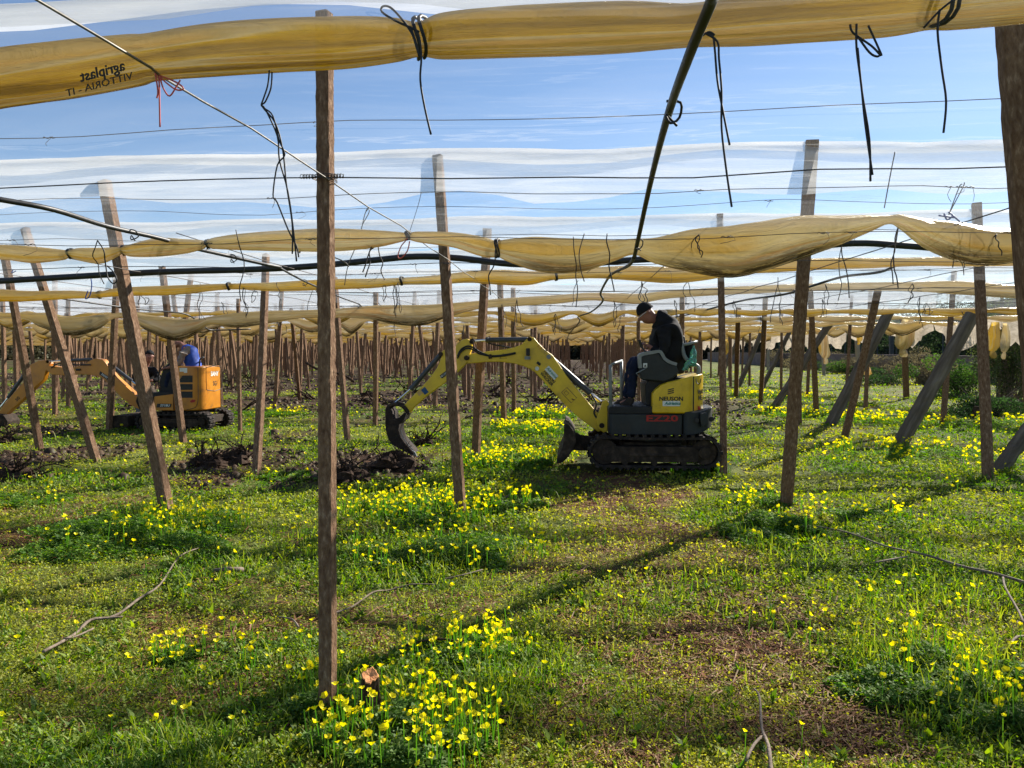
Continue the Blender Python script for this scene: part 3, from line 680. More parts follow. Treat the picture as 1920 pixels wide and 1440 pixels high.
stuffV = []; stuffF = []
NIND = 262
for i, (X, Y, YR, r, c, ex_) in enumerate(cand):
    lean = .25 if X < -2 else .09
    dx = random.gauss(0, lean); dy = random.gauss(0, .1); zt = ridge_z(r) - .12
    if i < NIND:
        side = 'left of the central aisle' if X < 0 else 'right of the central aisle'
        band_ = 'middle distance' if Y < 30 else 'far rows'
        col_ = '%s column %s of the central aisle' % (ORD[-c] if c <= 0 else ORD[c - 1], 'left' if c <= 0 else 'right') if -c < 12 else ''
        lab_ = ('%s, %s row back, %s' % ('extra thin stake' if ex_ else 'slim brown post', ORD[r - 1], col_)) if r <= 12 and -c < 12 else 'slim brown post in the %s %s' % (band_, side)
        stand('vineyard_post', lib[i % 8], (X, Y, hz(X, Y) - .1), (X + dx, Y + dy, zt), lab_, 'post', PG + ', %s %s' % (band_, side), random.uniform(-.5, .0), 3.3)
    else:
        w = .05; b = np.array([X, Y, -.05]); t = np.array([X + dx, Y + dy, zt]); n0 = len(stuffV)
        for p in (b, t):
            for a, c in ((-w, -w), (w, -w), (w, w), (-w, w)): stuffV.append((p[0] + a, p[1] + c, p[2]))
        stuffF += [(n0, n0 + 1, n0 + 5, n0 + 4), (n0 + 1, n0 + 2, n0 + 6, n0 + 5), (n0 + 2, n0 + 3, n0 + 7, n0 + 6), (n0 + 3, n0, n0 + 4, n0 + 7), (n0 + 4, n0 + 5, n0 + 6, n0 + 7)]
rp = np.random.default_rng(61)
for _ in range(800):
    Y = rp.uniform(42, 122); X = rp.uniform(-.62 * Y - 4, 8.5)
    if 0.2 < X < 1.5: continue
    w = .055; n0 = len(stuffV); dx = rp.normal(0, .2)
    for zz, ddx in ((-.05, 0), (3.2, dx)):
        for a, c in ((-w, -w), (w, -w), (w, w), (-w, w)): stuffV.append((X + ddx + a, Y + c, zz))
    stuffF += [(n0, n0 + 1, n0 + 5, n0 + 4), (n0 + 1, n0 + 2, n0 + 6, n0 + 5), (n0 + 2, n0 + 3, n0 + 7, n0 + 6), (n0 + 3, n0, n0 + 4, n0 + 7), (n0 + 4, n0 + 5, n0 + 6, n0 + 7)]
o = pymesh('distant_posts', stuffV, stuffF, post_m); tag(o, 'mass of distant brown posts toward the horizon', kind='stuff')

# grey timber struts at the field edge
def strut(bx, by, tx, ty, wpx, label):
    b = G(bx, by); z0 = hz(b.x, b.y); t = W(tx, ty, b.y + .25); b = Vector((b.x, b.y, z0 - .02)); b = b - (t - b).normalized() * .35; w = wpx * b.y / FPX
    me = post_mesh('timber_strut', w, w, (t - b).length, int(bx), 30, strut_m, .004, True)
    stand('timber_strut', me, b, t, label, 'strut', 'slanting struts at the field edge', .3)
strut(1688, 832, 1822, 590, 26, 'largest weathered grey strut leaning right beside a yellow flower patch')
strut(1556, 796, 1668, 583, 20, 'grey strut leaning right behind the dark bare-topped post')
strut(1452, 762, 1563, 598, 13, 'slim grey strut leaning right, third in the receding row')
strut(1384, 726, 1430, 618, 9, 'small far grey strut nearest the yellow machine')
strut(1350, 706, 1392, 622, 8, 'faint far strut behind the green bottle')
strut(1425, 735, 1485, 612, 8, 'thin far grey strut between two dark posts')
strut(1868, 885, 1975, 740, 26, 'grey strut foot leaning out of the right edge of the frame')

# short black stub in the grass
o = stand('black_stub', post_mesh('black_stub', .13, .13, .3, 9, 8, bark_m, .006, True), GP(1828, 785) - Vector((0, 0, .03)), GP(1828, 785) + Vector((.03, 0, .27)), 'short black stump with pale top standing in grass', 'stump', None)

# ================= ROOF =================
VALY = [-2.4, 1.78, 5.0, 8.45, 11.8] + [(ROWY[k] + ROWY[k + 1]) / 2 for k in range(4, 37)]
def valley_z(k): return 2.36 if k > 2 else 2.32
XL, XR = -75.0, 10.9
def xaxis(Y):
    lo = max(XL, -.8 * max(Y, 1) - 9); hi = min(XR, .75 * max(Y, 1) + 7)
    return lo, hi
def warp(x, Y, a=.05): return a * (math.sin(x * 1.1 + Y) + .6 * math.sin(x * 2.7 + Y * 2.1) + .4 * math.sin(x * .37 + Y))
ORD_ = ['first', 'second', 'third', 'fourth', 'fifth', 'sixth', 'seventh', 'eighth', 'ninth', 'tenth', 'eleventh', 'twelfth']
NB = 33
for k in range(0, NB):
    y0, yr, y1 = VALY[k], ROWY[k], VALY[k + 1]
    zr, z0, z1 = ridge_z(k), valley_z(k), valley_z(k + 1)
    lo, hi = xaxis(y1); step = .35 if k < 5 else .9; nxs = int((hi - lo) / step) + 1
    X = np.linspace(lo, hi, nxs); prof = []
    S = 7 if k < 6 else 4
    for i in range(S + 1): t = i / S; prof.append((y0 + (yr - y0) * t, z0 + (zr - z0) * t - (.03 if k < 2 else .08) * math.sin(math.pi * t), t))
    for i in range(1, S + 1): t = i / S; prof.append((yr + (y1 - yr) * t, zr + (z1 - zr) * t - (.03 if k < 2 else .08) * math.sin(math.pi * t), 1 - t))
    V = []
    for x in X:
        sag = .015 * (1 - math.cos(2 * math.pi * (x + 1.25) / 3.12))
        for (y, z, t) in prof:
            V.append((x, y + .02 * math.sin(x * 3 + k), z - sag * t * .9 + (vn(x * 1.1, y * 1.3, 120) - .5) * .10 * math.sin(math.pi * min(1, max(0, t))) ))
    P = len(prof); idx = np.arange(nxs * P).reshape(nxs, P)
    F = np.stack([idx[:-1, :-1], idx[1:, :-1], idx[1:, 1:], idx[:-1, 1:]], -1).reshape(-1, 4)
    o = pymesh('net_canopy', V, F, net_m, smooth=True)
    lab = 'see-through pale net hanging just behind the camera' if k == 0 else ('see-through pale net over the %s row of posts from the camera' % ORD[k - 1]) if k < 13 else 'pale net over a far row of posts'
    tag(o, lab, 'net', 'net canopies over the post rows' if k < 13 else 'far net canopies')
    # doubled white film along the ridge, hanging down both slopes
    V = []; th = [0, .12, .25, .38, .5, .62, .75, .88, 1]
    for x in X:
        sag = .015 * (1 - math.cos(2 * math.pi * (x + 1.25) / 3.12))
        wN = (.08 if k == 1 else .42) + .05 * (float(vn(x * 5.5, k, 171)) - .5) + .04 * (float(vn(x * 1.6, k, 172)) - .5) + .02 * math.sin(x * .9 + k * 2) + .03 * math.sin(x * 3.3 + k) + .04 * math.sin(x * .31 + k); wF = .05 + .02 * math.sin(x * 1.3 + k)
        if k > 5: wN += .25; wF += .12
        for t in th:
            q = (t - .5) * 2
            if q < 0: y = yr - .062 - .05 * (-q); z = zr - (-q) * (wN if k < 6 else .5)
            else: y = yr + (y1 - yr) * q * wF; z = zr + (z1 - zr) * q * wF
            V.append((x, y, z - sag + .025 - .05 * abs(q) * (.6 + .5 * math.sin(x * 2.3 + k)) + (float(vn(x * 2.2, t * 4 + k, 133)) - .5) * .02))
    P = len(th); idx = np.arange(nxs * P).reshape(nxs, P)
    F = np.stack([idx[:-1, :-1], idx[1:, :-1], idx[1:, 1:], idx[:-1, 1:]], -1).reshape(-1, 4)
    if k > 0:
        o = pymesh('ridge_film', V, F, band_m, smooth=True)
        lab = ('strip of white plastic film draped over the %s row of post tops' % ORD[k - 1]) if k < 13 else 'strip of white film over a far row of posts'
        tag(o, lab, 'plastic film', 'white film strips along the ridges' if k < 13 else 'far white film strips')

# rolled film along the valleys: (px x, px y centre, half height px[, depth ratio])
R1 = [(-2600, 420, 34), (-2000, 372, 40), (-1300, 300, 44), (-700, 235, 50), (-300, 186, 48), (-120, 165, 52), (0, 143, 54), (120, 128, 52), (250, 112, 46), (290, 106, 42), (400, 94, 46), (520, 86, 47), (650, 80, 45), (740, 74, 38), (786, 72, 30), (830, 66, 40), (920, 58, 45), (1050, 50, 47), (1180, 42, 45), (1300, 36, 38), (1400, 26, 44), (1520, 16, 44), (1680, 4, 44), (1762, 0, 36), (1800, -4, 40), (1900, -12, 42), (2040, -24, 44), (2200, -34, 40), (2500, -62, 46), (2900, -100, 46), (3600, -165, 50)]
R2 = [(-900, 500, 15), (-600, 494, 18), (-400, 488, 9), (-200, 484, 16), (-80, 478, 14), (0, 473, 14), (60, 477, 16), (118, 478, 10), (131, 476, 7), (150, 477, 12), (190, 480, 15), (222, 473, 9), (232, 470, 7), (250, 470, 12), (300, 464, 18), (350, 462, 14), (380, 459, 9), (389, 458, 6), (405, 456, 11), (470, 452, 17), (540, 450, 20), (620, 448, 21), (700, 446, 16), (750, 443, 9), (763, 442, 6), (785, 443, 10), (850, 449, 14), (900, 461, 18), (924, 466, 16), (932, 466, 14), (950, 469, 20), (1000, 476, 31), (1050, 480, 33), (1100, 478, 30), (1150, 470, 20), (1190, 462, 15), (1230, 470, 24), (1300, 472, 40), (1370, 474, 48), (1430, 464, 45), (1500, 447, 38), (1570, 434, 26), (1630, 420, 15), (1665, 413, 8), (1690, 418, 14), (1740, 440, 27), (1800, 455, 36), (1860, 462, 34), (1920, 458, 30), (2000, 450, 30), (2100, 440, 20), (2250, 452, 28), (2400, 436, 12), (2550, 446, 26)]
R3 = [(-500, 566, 10), (-300, 562, 12), (-60, 555, 10), (0, 555, 12), (60, 556, 10), (130, 553, 8), (186, 553, 6), (230, 548, 8), (330, 544, 9), (428, 537, 6), (520, 537, 9), (620, 533, 10), (700, 531, 9), (752, 527, 7), (820, 524, 9), (880, 519, 11), (940, 520, 14), (990, 522, 13), (1042, 517, 8), (1110, 512, 10), (1170, 512, 13), (1250, 516, 15), (1320, 514, 12), (1380, 507, 8), (1450, 500, 11), (1560, 494, 10), (1640, 493, 9), (1720, 491, 8), (1800, 490, 9), (1920, 488, 9), (2050, 486, 9), (2200, 482, 11)]
R4 = [(-400, 604, 8), (-200, 606, 14), (-60, 596, 8), (0, 592, 6), (50, 594, 6), (80, 602, 14), (130, 613, 18), (180, 606, 14), (214, 593, 5), (250, 592, 6), (280, 606, 16), (330, 618, 22), (370, 611, 14), (395, 601, 8), (440, 601, 14), (490, 596, 13), (560, 589, 8), (620, 587, 8), (690, 586, 12), (740, 590, 18), (790, 591, 19), (830, 584, 14), (890, 573, 8), (940, 568, 8), (1040, 562, 8), (1110, 556, 7), (1190, 560, 9), (1260, 552, 7), (1400, 543, 7), (1550, 538, 7), (1700, 537, 8), (1800, 540, 12), (1920, 547, 12), (2050, 545, 10)]
def roll(k, path, label, mat, seed, sub=6, nr=24):
    r = np.random.default_rng(seed); Y = VALY[k]
    e = None; pts = []
    for q in path:
        p = W(q[0], q[1], Y); pts.append((p.x, p.z, q[2] * Y / FPX))
    return roll_w(k, pts, label, mat, seed, sub, nr=nr)
def roll_w(k, pts, label, mat, seed, sub=6, ties=None, nr=20):
    Y = VALY[k]; r = np.random.default_rng(seed)
    pv = smooth_path([Vector((a, b, c)) for a, b, c in pts], sub)
    x0 = pv[0].x; n = nr; V = []; UV = []; ST = []; SUNTOP = []; ns = len(pv)
    yj = 0
    AA, XX_ = np.meshgrid(np.arange(n) * 2 * math.pi / n, [p.x for p in pv]); FN = fbm(XX_ * 1.3 + 40, 2.2 * np.cos(AA) + 1.1 * np.sin(AA) + 9 + .35 * XX_, seed, 4)
    for i, p in enumerate(pv):
        hh = max(.02, p.z); hd = min(hh, .07 + .2 * hh)          # flattened in depth where it sags into a sheet
        cz = p.y; yc = Y + .03 * math.sin(p.x * .8 + seed) + .015 * math.sin(p.x * 2.9)
        for j in range(n):
            a = 2 * math.pi * j / n
            fold = 1 + .10 * math.sin(3 * a + p.x * .9 + seed) + (float(FN[i, j]) - .5) * .42
            ex = 1.0
            V.append((p.x, yc + math.cos(a) * hd * fold, cz + math.sin(a) * hh * (1 + (fold - 1) * .5)))
            tt = math.sin(a + .5 * math.sin(p.x * .6 + seed) + .25 * math.sin(p.x * 1.7)); SUNTOP.append(max(0, min(1, (tt - .12) * 4)))  # upper-side mask: sunlight through a single film layer, put into the colour
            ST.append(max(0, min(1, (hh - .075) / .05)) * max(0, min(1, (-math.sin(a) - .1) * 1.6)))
            UV.append((p.x, seed * 3.7 + 0.5 + .5 * math.cos(a * 1.0) * (1 if a < math.pi else 1) + (a / 6.28) * .9))
    idx = np.arange(ns * n).reshape(ns, n); nxt = np.roll(idx, -1, 1)
    F = np.stack([idx[:-1], idx[1:], nxt[1:], nxt[:-1]], -1).reshape(-1, 4)
    o = pymesh('film_roll', V, F, mat, smooth=True, uv=UV, col=np.stack([np.array(ST), np.array(SUNTOP), np.zeros(len(ST))], 1))
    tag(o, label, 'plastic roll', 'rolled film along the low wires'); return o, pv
def tie(parent, k, x, z, h, r=.004, tail=0):
    Y = VALY[k]; pts = []
    hd = min(h, .07 + .2 * h)
    for j in range(17):
        a = 2 * math.pi * j / 16; pts.append((x + .008 * math.sin(a * 2), Y + math.cos(a) * (hd + .006), z + math.sin(a) * (h + .006)))
    m = MB().tube(pts, r, 6)
    m.tube([(p[0] + .014, p[1], p[2] + .003) for p in pts], r, 6)
    return pymesh_child('tie_band', m, twine_m, parent)
def pymesh_child(name, m, mat, parent):
    V = np.asarray(m.v); o0 = np.array(parent.location); me = bpy.data.meshes.new(name)
    me.from_pydata([tuple(v - o0) for v in V], [], m.f); me.materials.append(mat); me.polygons.foreach_set('use_smooth', np.ones(len(me.polygons), bool))
    o = bpy.data.objects.new(name, me); C.objects.link(o); o.parent = parent; return o
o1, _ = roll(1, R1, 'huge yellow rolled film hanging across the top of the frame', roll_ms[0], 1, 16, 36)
for px, py, hh in ((786, 72, 31), (1762, 0, 37)): p = W(px, py, VALY[1]); tie(o1, 1, p.x, p.z, hh * VALY[1] / FPX, .0045)
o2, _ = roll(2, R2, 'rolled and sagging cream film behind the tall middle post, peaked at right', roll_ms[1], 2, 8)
for px, py, hh in ((131, 476, 7), (232, 470, 7), (389, 458, 6), (763, 442, 6), (931, 466, 15)): p = W(px, py, VALY[2]); tie(o2, 2, p.x, p.z, hh * VALY[2] / FPX, .007)
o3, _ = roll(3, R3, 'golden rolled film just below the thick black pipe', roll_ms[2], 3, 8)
for px, py, hh in ((186, 553, 6), (428, 537, 6), (752, 527, 7), (1042, 517, 8)): p = W(px, py, VALY[3]); tie(o3, 3, p.x, p.z, hh * VALY[3] / FPX, .008)
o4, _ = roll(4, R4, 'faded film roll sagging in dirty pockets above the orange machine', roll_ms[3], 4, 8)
for k in range(5, NB):
    Y = VALY[k]; lo, hi = xaxis(Y); r = np.random.default_rng(900 + k); pts = []; x = lo
    z0 = valley_z(k)
    while x < hi:
        sagp = (r.random() < (.34 if x < -2 else .26)) and k < 16
        L = r.uniform(.7, 1.6)
        hmax = r.uniform(.05, .09) * (2.2 if sagp else 1)
        zc = z0 - (.12 if sagp else 0) + r.normal(0, .012)
        pts += [(x, z0, .035), (x + L * .2, (z0 + zc) / 2, hmax * .75), (x + L * .5, zc - hmax * .3, hmax), (x + L * .8, (z0 + zc) / 2, hmax * .75)]
        x += L
    lab = ('rolled yellow film along the %s low wire from the camera' % ORD[k - 1]) if k < 13 else 'rolled film on a far low wire'
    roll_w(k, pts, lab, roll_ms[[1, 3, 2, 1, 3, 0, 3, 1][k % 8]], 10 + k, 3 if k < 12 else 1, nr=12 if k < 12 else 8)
    # gathered sheet hanging just behind the roll
for k in range(5, 16):
    pass

# mirror-read print seen through the film of the nearest roll
def on_roll1(px, py): return W(px, py, VALY[1] - .068)
xd = (W(240, 110, 1.7) - W(130, 140, 1.7)).normalized(); zd = Vector((0, -.25, 1)).normalized()
t = text_mesh('agriplast', .032, ink_m, o1, W(192, 134, VALY[1] - .079), xd, zd, 'printed_lettering', mirror=True, ext=.001, bold=.0006, sx=1.05)
t2 = text_mesh('VITTORIA - IT', .022, ink_m, o1, W(186, 159, VALY[1] - .076), xd, zd, 'printed_lettering', mirror=True, ext=.001, sx=1.25)

# ================= WIRES =================
def wire_line(name, pts, r, mat, label, cat, group, n=5):
    m = MB().tube(pts, r, n); o = m.build(name, mat, smooth=True, fix=False); return tag(o, label, cat, group)
def lateral(Y, z, r, seed, label, sag=.03, x0=None, x1=None, tilt=0, group='wires running across the rows', knots=True, mat=None):
    lo, hi = xaxis(Y); lo = lo if x0 is None else x0; hi = hi if x1 is None else x1
    rr = random.Random(seed); pts = []; x = lo; st = .5 if Y < 9 else 1.0
    while x <= hi:
        pts.append((x, Y, z + tilt * x - sag * (.5 - .5 * math.cos(2 * math.pi * (x + 1.25) / 3.12)) + rr.gauss(0, .006))); x += st
    m = MB().tube(smooth_path(pts, 2), r, 5)
    if knots:
        for q in range(int((hi - lo) / 1.3)):                # twisted wire ends
            kx = rr.uniform(lo, hi); kz = z + tilt * kx - sag * (.5 - .5 * math.cos(2 * math.pi * (kx + 1.25) / 3.12))
            p = Vector((kx, Y, kz)); L = rr.uniform(.03, .12)
            m.tube(smooth_path([p + Vector((-.03, 0, .006)), p + Vector((0, -.008, -.008)), p + Vector((.02, .005, .008)), p + Vector((rr.uniform(-.04, .06), rr.uniform(-.02, .02), -L * .5)), p + Vector((rr.uniform(-.05, .05), rr.uniform(-.03, .03), -L))], 2), r * .7, 4)
            m.tube(smooth_path([p + Vector((s_ * .012, .004 * math.cos(s_ * 2.2), .004 * math.sin(s_ * 2.2))) for s_ in range(-3, 4)], 2), r * 1.2, 4)
    if seed == 2:
        for s_ in range(-7, 8): m.tube([(-1.035 + .052 * math.cos(a), 3.14 + .052 * math.sin(a), z + .004 * s_ * .8 + .006 * math.sin(a + s_)) for a in np.linspace(0, 6.28, 13)], .0016, 4) if abs(s_) < 3 else m.tube(smooth_path([(-1.035 + .012 * s_ + .01 * math.cos(q * 1.5), 3.10 + .01 * math.sin(q * 1.5), z + .008 * math.cos(q * 1.9)) for q in range(6)], 2), .0016, 4)
    o = m.build('cross_wire', mat or wire_m, smooth=True, fix=False); return tag(o, label, 'wire', group)
lateral(3.95, 2.83, .0022, 1, 'thin dark wire crossing high in the sky behind the nearest post', .03, tilt=.012)
lateral(3.12, 2.33, .0028, 2, 'stout wire wound round the nearest post', .02, knots=False)
lateral(6.0, 2.87, .003, 3, 'taut wire in front of the broad white film strip', .03)
lateral(6.5, 2.86, .0022, 4, 'kinked thin wire just below the taut one', .05)
lateral(5.3, 2.42, .0022, 5, 'wire skimming the top of the sagging cream roll', .02)
lateral(4.6, 2.30, .0022, 6, 'wire in front of the sagging cream roll', .03)
lateral(7.05, 2.42, .0035, 7, 'wire tied to the posts that stand before the machine', .02)
lateral(8.0, 2.45, .0028, 8, 'thin wire above the golden roll', .03)
lateral(9.3, 2.9, .003, 9, 'wire on the slope of the third net', .03)
lateral(10.25, 2.42, .004, 10, 'wire tied along the third row of posts', .02)
lateral(11.2, 2.5, .0035, 11, 'wire above the faded sagging roll', .03)
lateral(12.6, 2.9, .0035, 12, 'wire on the slope of the fourth net', .03)
for k in range(4, 16):
    Y = ROWY[k]
    lateral(Y - .05, 2.42, .0045 + .0002 * k, 20 + k, 'low wire tied along the %s row of posts' % (ORD[k - 1] if k - 1 < 12 else 'far'), .03, knots=k < 9)
    lateral(Y - 1.1, 2.55, .004 + .0002 * k, 50 + k, 'thin wire between far film rolls', .05, knots=False, group='thin far wires')
COLX = [-1.06, 2.42, -4.3, -7.4, -10.5, 5.3, 8.4, -13.6, -16.7, -19.8]
CN = ['zinc wire running away along the nearest post column', 'wire running away to the right toward the aisle from the right edge', 'wire running away left of the nearest column', 'wire running away above the orange machine',
      'wire running away over the left field', 'wire running away above the struts', 'wire running away near the field edge', 'far left wire over the crowded posts', 'second far left wire over the crowded posts', 'outermost left wire over the crowded posts']
for x, lab in zip(COLX, CN):
    y0 = -1.0; pts = []; yy = y0
    if x == -1.06: pts = [tuple(W(*q)) for q in ((-60, -78, 1.25), (70, 0, 1.42), (200, 77, 1.55), (283, 127, 1.67), (300, 142, 1.78), (380, 190, 2.1), (470, 240, 2.5), (615, 336, 3.1), (690, 388, 3.9))]; yy = 4.7
    while yy < 60:
        ph = 0
        pts.append((x + .0 * yy, yy, 2.37 + .0045 * min(yy, 14) + random.gauss(0, .004) - .015 * math.sin(yy * 1.9) ** 2)); yy += .9 if yy < 14 else 2.5
    rr = [.003 + .00018 * max(0, p[1]) for p in pts]
    wire_line('row_wire', pts, rr, zinc_m if x == -1.06 else wire_m, lab, 'wire', 'wires running along the rows')
for x in (-2.7, -5.9, .9, 3.9, 6.9, -9):
    pts = [(x, yy, 2.4 + random.gauss(0, .01)) for yy in np.arange(5, 45, 1.6)]
    wire_line('row_wire', pts, [.0025 + .00016 * p[1] for p in pts], wire_m, 'thin sagging wire running away between two columns', 'wire', 'thin wires between the columns')

# ================= HOSES =================
def hose(pp, r, label, mat=hose_m, name='irrigation_hose', cat='hose', sm=5):
    pts = [Vector(q[1:]) if q[0] == 'w' else W(*q) for q in pp]
    o = tube_obj(name, pts, r, mat, None, 8, sm); tag(o, label, cat); return o
h1 = hose([('w', .27, -3.0, 2.36), ('w', .26, -1.0, 2.28), ('w', .262, .4, 2.3), (1352, -60, 1.28), (1335, 0, 1.42), (1292, 105, 1.66), (1250, 225, 2.35), (1218, 350, 3.5), (1190, 480, 4.85)], [.0125, .012, .0115, .0115, .0115, .012, .0125, .013], 'black hose slanting down from the top of the frame to the sagging roll')
h1b = hose([(1190, 480, 4.85), (1178, 498, 6.2), (1150, 512, 8), (1140, 522, 8.6), (1126, 550, 10), (1130, 565, 11.3), (1108, 585, 13.5), (1084, 594, 15.5), (1086, 604, 17), (1066, 628, 24), (1064, 640, 35)], .014, 'kinked black hose wandering along the aisle under the far rolls')
h2 = hose([('w', -3.05, .5, 2.34), ('w', -3.0, 2.2, 2.35), (-60, 362, 3.5), (0, 374, 3.65), (100, 393, 3.9), (200, 424, 4.4), (300, 447, 4.85), (350, 462, 5.15), (420, 478, 5.7), (490, 494, 6.2), (526, 501, 6.5)], .0145, 'black hose slanting in from the left edge over the film roll')
h2b = hose([(524, 502, 6.5), (560, 522, 7.3), (590, 536, 8.1), (640, 558, 9.6), (672, 570, 11), (684, 580, 13), (700, 594, 14), (720, 600, 16)], .010, 'thinner hose section continuing past the tall middle post')
h3 = hose([(-40, 535, 8.6), (0, 543, 8.8), (110, 559, 9.6), (200, 572, 10.4), (280, 582, 11.2), (340, 587, 11.7), (365, 598, 12), (385, 614, 12.3), (402, 619, 12.6), (470, 617, 13)], .012, 'thin hose drooping over the pocket above the orange machine')
h4 = hose([(1840, 487, 8.9), (1790, 489, 9), (1700, 492, 9.1), (1650, 510, 9.4), (1580, 519, 9.8), (1520, 537, 10.4), (1470, 552, 11.4), (1400, 562, 12.8), (1350, 574, 14), (1290, 590, 17), (1250, 596, 20)], .016, 'bent dark hose sweeping across the right side toward the aisle')
pp = hose([(-80, 532, 7.3), (0, 527, 7.3), (150, 518, 7.3), (300, 510, 7.3), (480, 505, 7.3), (600, 498, 7.3), (700, 488, 7.3), (780, 481, 7.3), (860, 484, 7.3), (960, 495, 7.3), (1080, 496, 7.3), (1180, 488, 7.3), (1300, 482, 7.3), (1450, 470, 7.3), (1600, 456, 7.3), (1700, 461, 7.3), (1780, 466, 7.3), (1950, 468, 7.3)], .031, 'thick black water pipe slung across the view below the cream roll', name='water_pipe', cat='pipe')
for o, qs in ((h1, [(1262, 205, 2.2), (1198, 455, 4.6)]), (h2, [(252, 437, 4.6), (438, 482, 5.8), (350, 462, 5.1)]), (h2b, [(572, 528, 7.6), (672, 571, 11)])):
    for a, b, Y in qs:
        m = MB(); p = W(a, b, Y); m.tube(smooth_path([p + Vector((-.02, -.01, .02)), p + Vector((.018, -.02, .012)), p + Vector((.02, .01, -.02)), p + Vector((-.01, -.02, -.045)), p + Vector((-.02, 0, -.015)), p + Vector((.01, -.01, -.05))], 3), .004, 5)
        pymesh_child('hose_clip', m, twine_m, o)

# ================= TWINE AND HANGING WIRE =================
def twine(strands, Y, r, label, mat=twine_m, name='hanging_twine', jy=.0):
    m = MB()
    for s_ in strands:
        pts = [W(a, b, Y + (jy * random.uniform(-1, 1))) for a, b in s_]
        m.tube(smooth_path(pts, 4), r, 6)
    o = m.build(name, mat, smooth=True, fix=False); return tag(o, label, 'twine', 'twines hanging from the rolls and wires')
f1 = VALY[1] - .085
twine([[(786, 60), (770, 52), (740, 38), (716, 22), (718, 12), (732, 14), (752, 34), (772, 62), (780, 85), (786, 105)], [(775, 48), (786, 70), (790, 108), (788, 150), (796, 200), (808, 252)], [(770, 50), (780, 80), (788, 108)]], f1, .0026, 'black twine loop round the nearest roll with one end dangling')
twine([[(505, 132), (502, 160), (494, 185), (490, 198), (497, 204), (520, 255), (524, 300), (540, 360), (551, 440), (556, 490)],
       [(510, 135), (508, 165), (498, 190), (492, 200), (516, 230), (530, 280), (537, 345), (548, 420), (548, 476)],
       [(497, 204), (512, 218), (523, 262), (534, 290), (520, 310), (512, 365), (520, 380), (540, 430), (556, 462), (560, 482)]], VALY[1] - .02, .002, 'long tangled black twine hanging left of the tall middle post')
twine([[(1322, 62), (1336, 68), (1340, 90), (1345, 150), (1354, 200), (1368, 272)], [(1322, 62), (1345, 78), (1348, 110), (1353, 170), (1353, 240), (1362, 320), (1372, 388)], [(1318, 66), (1330, 60), (1340, 66)]], 1.72, .0024, 'pair of black twines hanging right of the slanting hose')
twine([[(1606, 45), (1606, 90), (1615, 160), (1622, 230), (1636, 328)], [(1594, 46), (1600, 62), (1634, 86), (1652, 104), (1648, 92), (1628, 48)], [(1608, 90), (1616, 170), (1630, 260), (1632, 340)], [(1608, 68), (1630, 98), (1645, 106), (1652, 100)]], 1.72, .0024, 'looped black twine bundle hanging near the upper right')
twine([[(1790, -2), (1762, 20), (1732, 52)], [(1762, 18), (1758, 60), (1766, 130), (1774, 190), (1769, 249)]], 1.7, .0024, 'single black twine end hanging beside the right edge post')
twine([[(292, 132), (298, 150), (299, 185), (300, 238)], [(292, 132), (306, 150), (330, 168), (344, 166), (330, 154), (300, 142)], [(300, 145), (306, 165), (318, 180), (332, 160), (338, 150)], [(290, 130), (296, 170), (294, 184)]], 1.76, .002, 'red twine knotted under the nearest roll', red_m)
twine([[(764, 445), (760, 452), (752, 462), (746, 480), (752, 484), (764, 470), (768, 452)]], 4.93, .004, 'small loop of red twine under the cream roll knot', red_m)
twine([[(690, 392), (684, 402), (675, 440), (668, 452)], [(686, 396), (690, 390), (692, 398), (680, 420)], [(672, 452), (664, 470), (652, 500), (646, 535)]], 5.4, .0035, 'bent wire hook dangling between tall post and film knot', zinc_m)
twine([[(560, 464), (562, 474), (566, 464), (580, 466), (640, 488), (654, 500)]], 5.4, .005, 'pale bent wire hooked across the tall middle post', zinc_m)
twine([[(790, 360), (784, 385), (768, 435)]], 5.2, .0022, 'thin straight wire stay above the cream roll knot')
twine([[(1678, 285), (1670, 325), (1658, 390)], [(1804, 345), (1798, 352), (1780, 400), (1784, 392), (1806, 350), (1808, 342)]], 5.6, .004, 'wire stays rising right of the peaked film', zinc_m)
twine([[(1784, 402), (1810, 425), (1828, 448)], [(1770, 400), (1776, 412), (1786, 404), (1778, 398)], [(1760, 404), (1790, 408)]], 5.6, .006, 'blue rag knot on a stay at right', blue_m)
twine([[(165, 545), (160, 560), (168, 555), (172, 535), (170, 520)], [(25, 505), (22, 512), (30, 508)]], 8.3, .006, 'blue twine scrap knotted over the left roll', blue_m)
random.seed(21); ENDS = {}
for i in range(64):
    k = random.choice([2, 2, 3, 3, 3, 4, 4, 4, 5, 5, 5, 6, 6, 7]); Y = VALY[k] + random.choice([-.1, -.12, .0, .05]); lo = -.72 * Y; hi = .55 * Y
    x = random.uniform(lo, hi); z = 2.33 + random.uniform(-.03, .08); L = random.uniform(.12, .5); m = MB(); r = .0028 + .0003 * Y
    for s_ in range(random.choice([1, 2, 2, 3])):
        p = Vector((x, Y, z)); pts = [p]
        for q in range(5): pts.append(pts[-1] + Vector((random.gauss(0, .018), random.gauss(0, .02), -L / 5 * random.uniform(.7, 1.2))))
        if random.random() < .15: pts += [pts[-1] + Vector((.03, 0, .02)), pts[-2] + Vector((.045, 0, .03)), pts[-3] + Vector((.01, 0, .01))]
        m.tube(smooth_path(pts, 3), r * random.uniform(.6, 1.1), 5)
    o = m.build('hanging_twine', random.choice([twine_m, twine_m, wire_m]), smooth=True, fix=False)
    ENDS.setdefault(k, []).append((x / Y, o))

for k, L in ENDS.items():
    L.sort(key=lambda q: q[0])
    for i, (_, o) in enumerate(L): tag(o, 'dark twine or wire end below the %s film roll, %s from the left' % (ORD[k - 1], ORD[i]), 'twine', 'short ends below the %s roll' % ORD[k - 1])

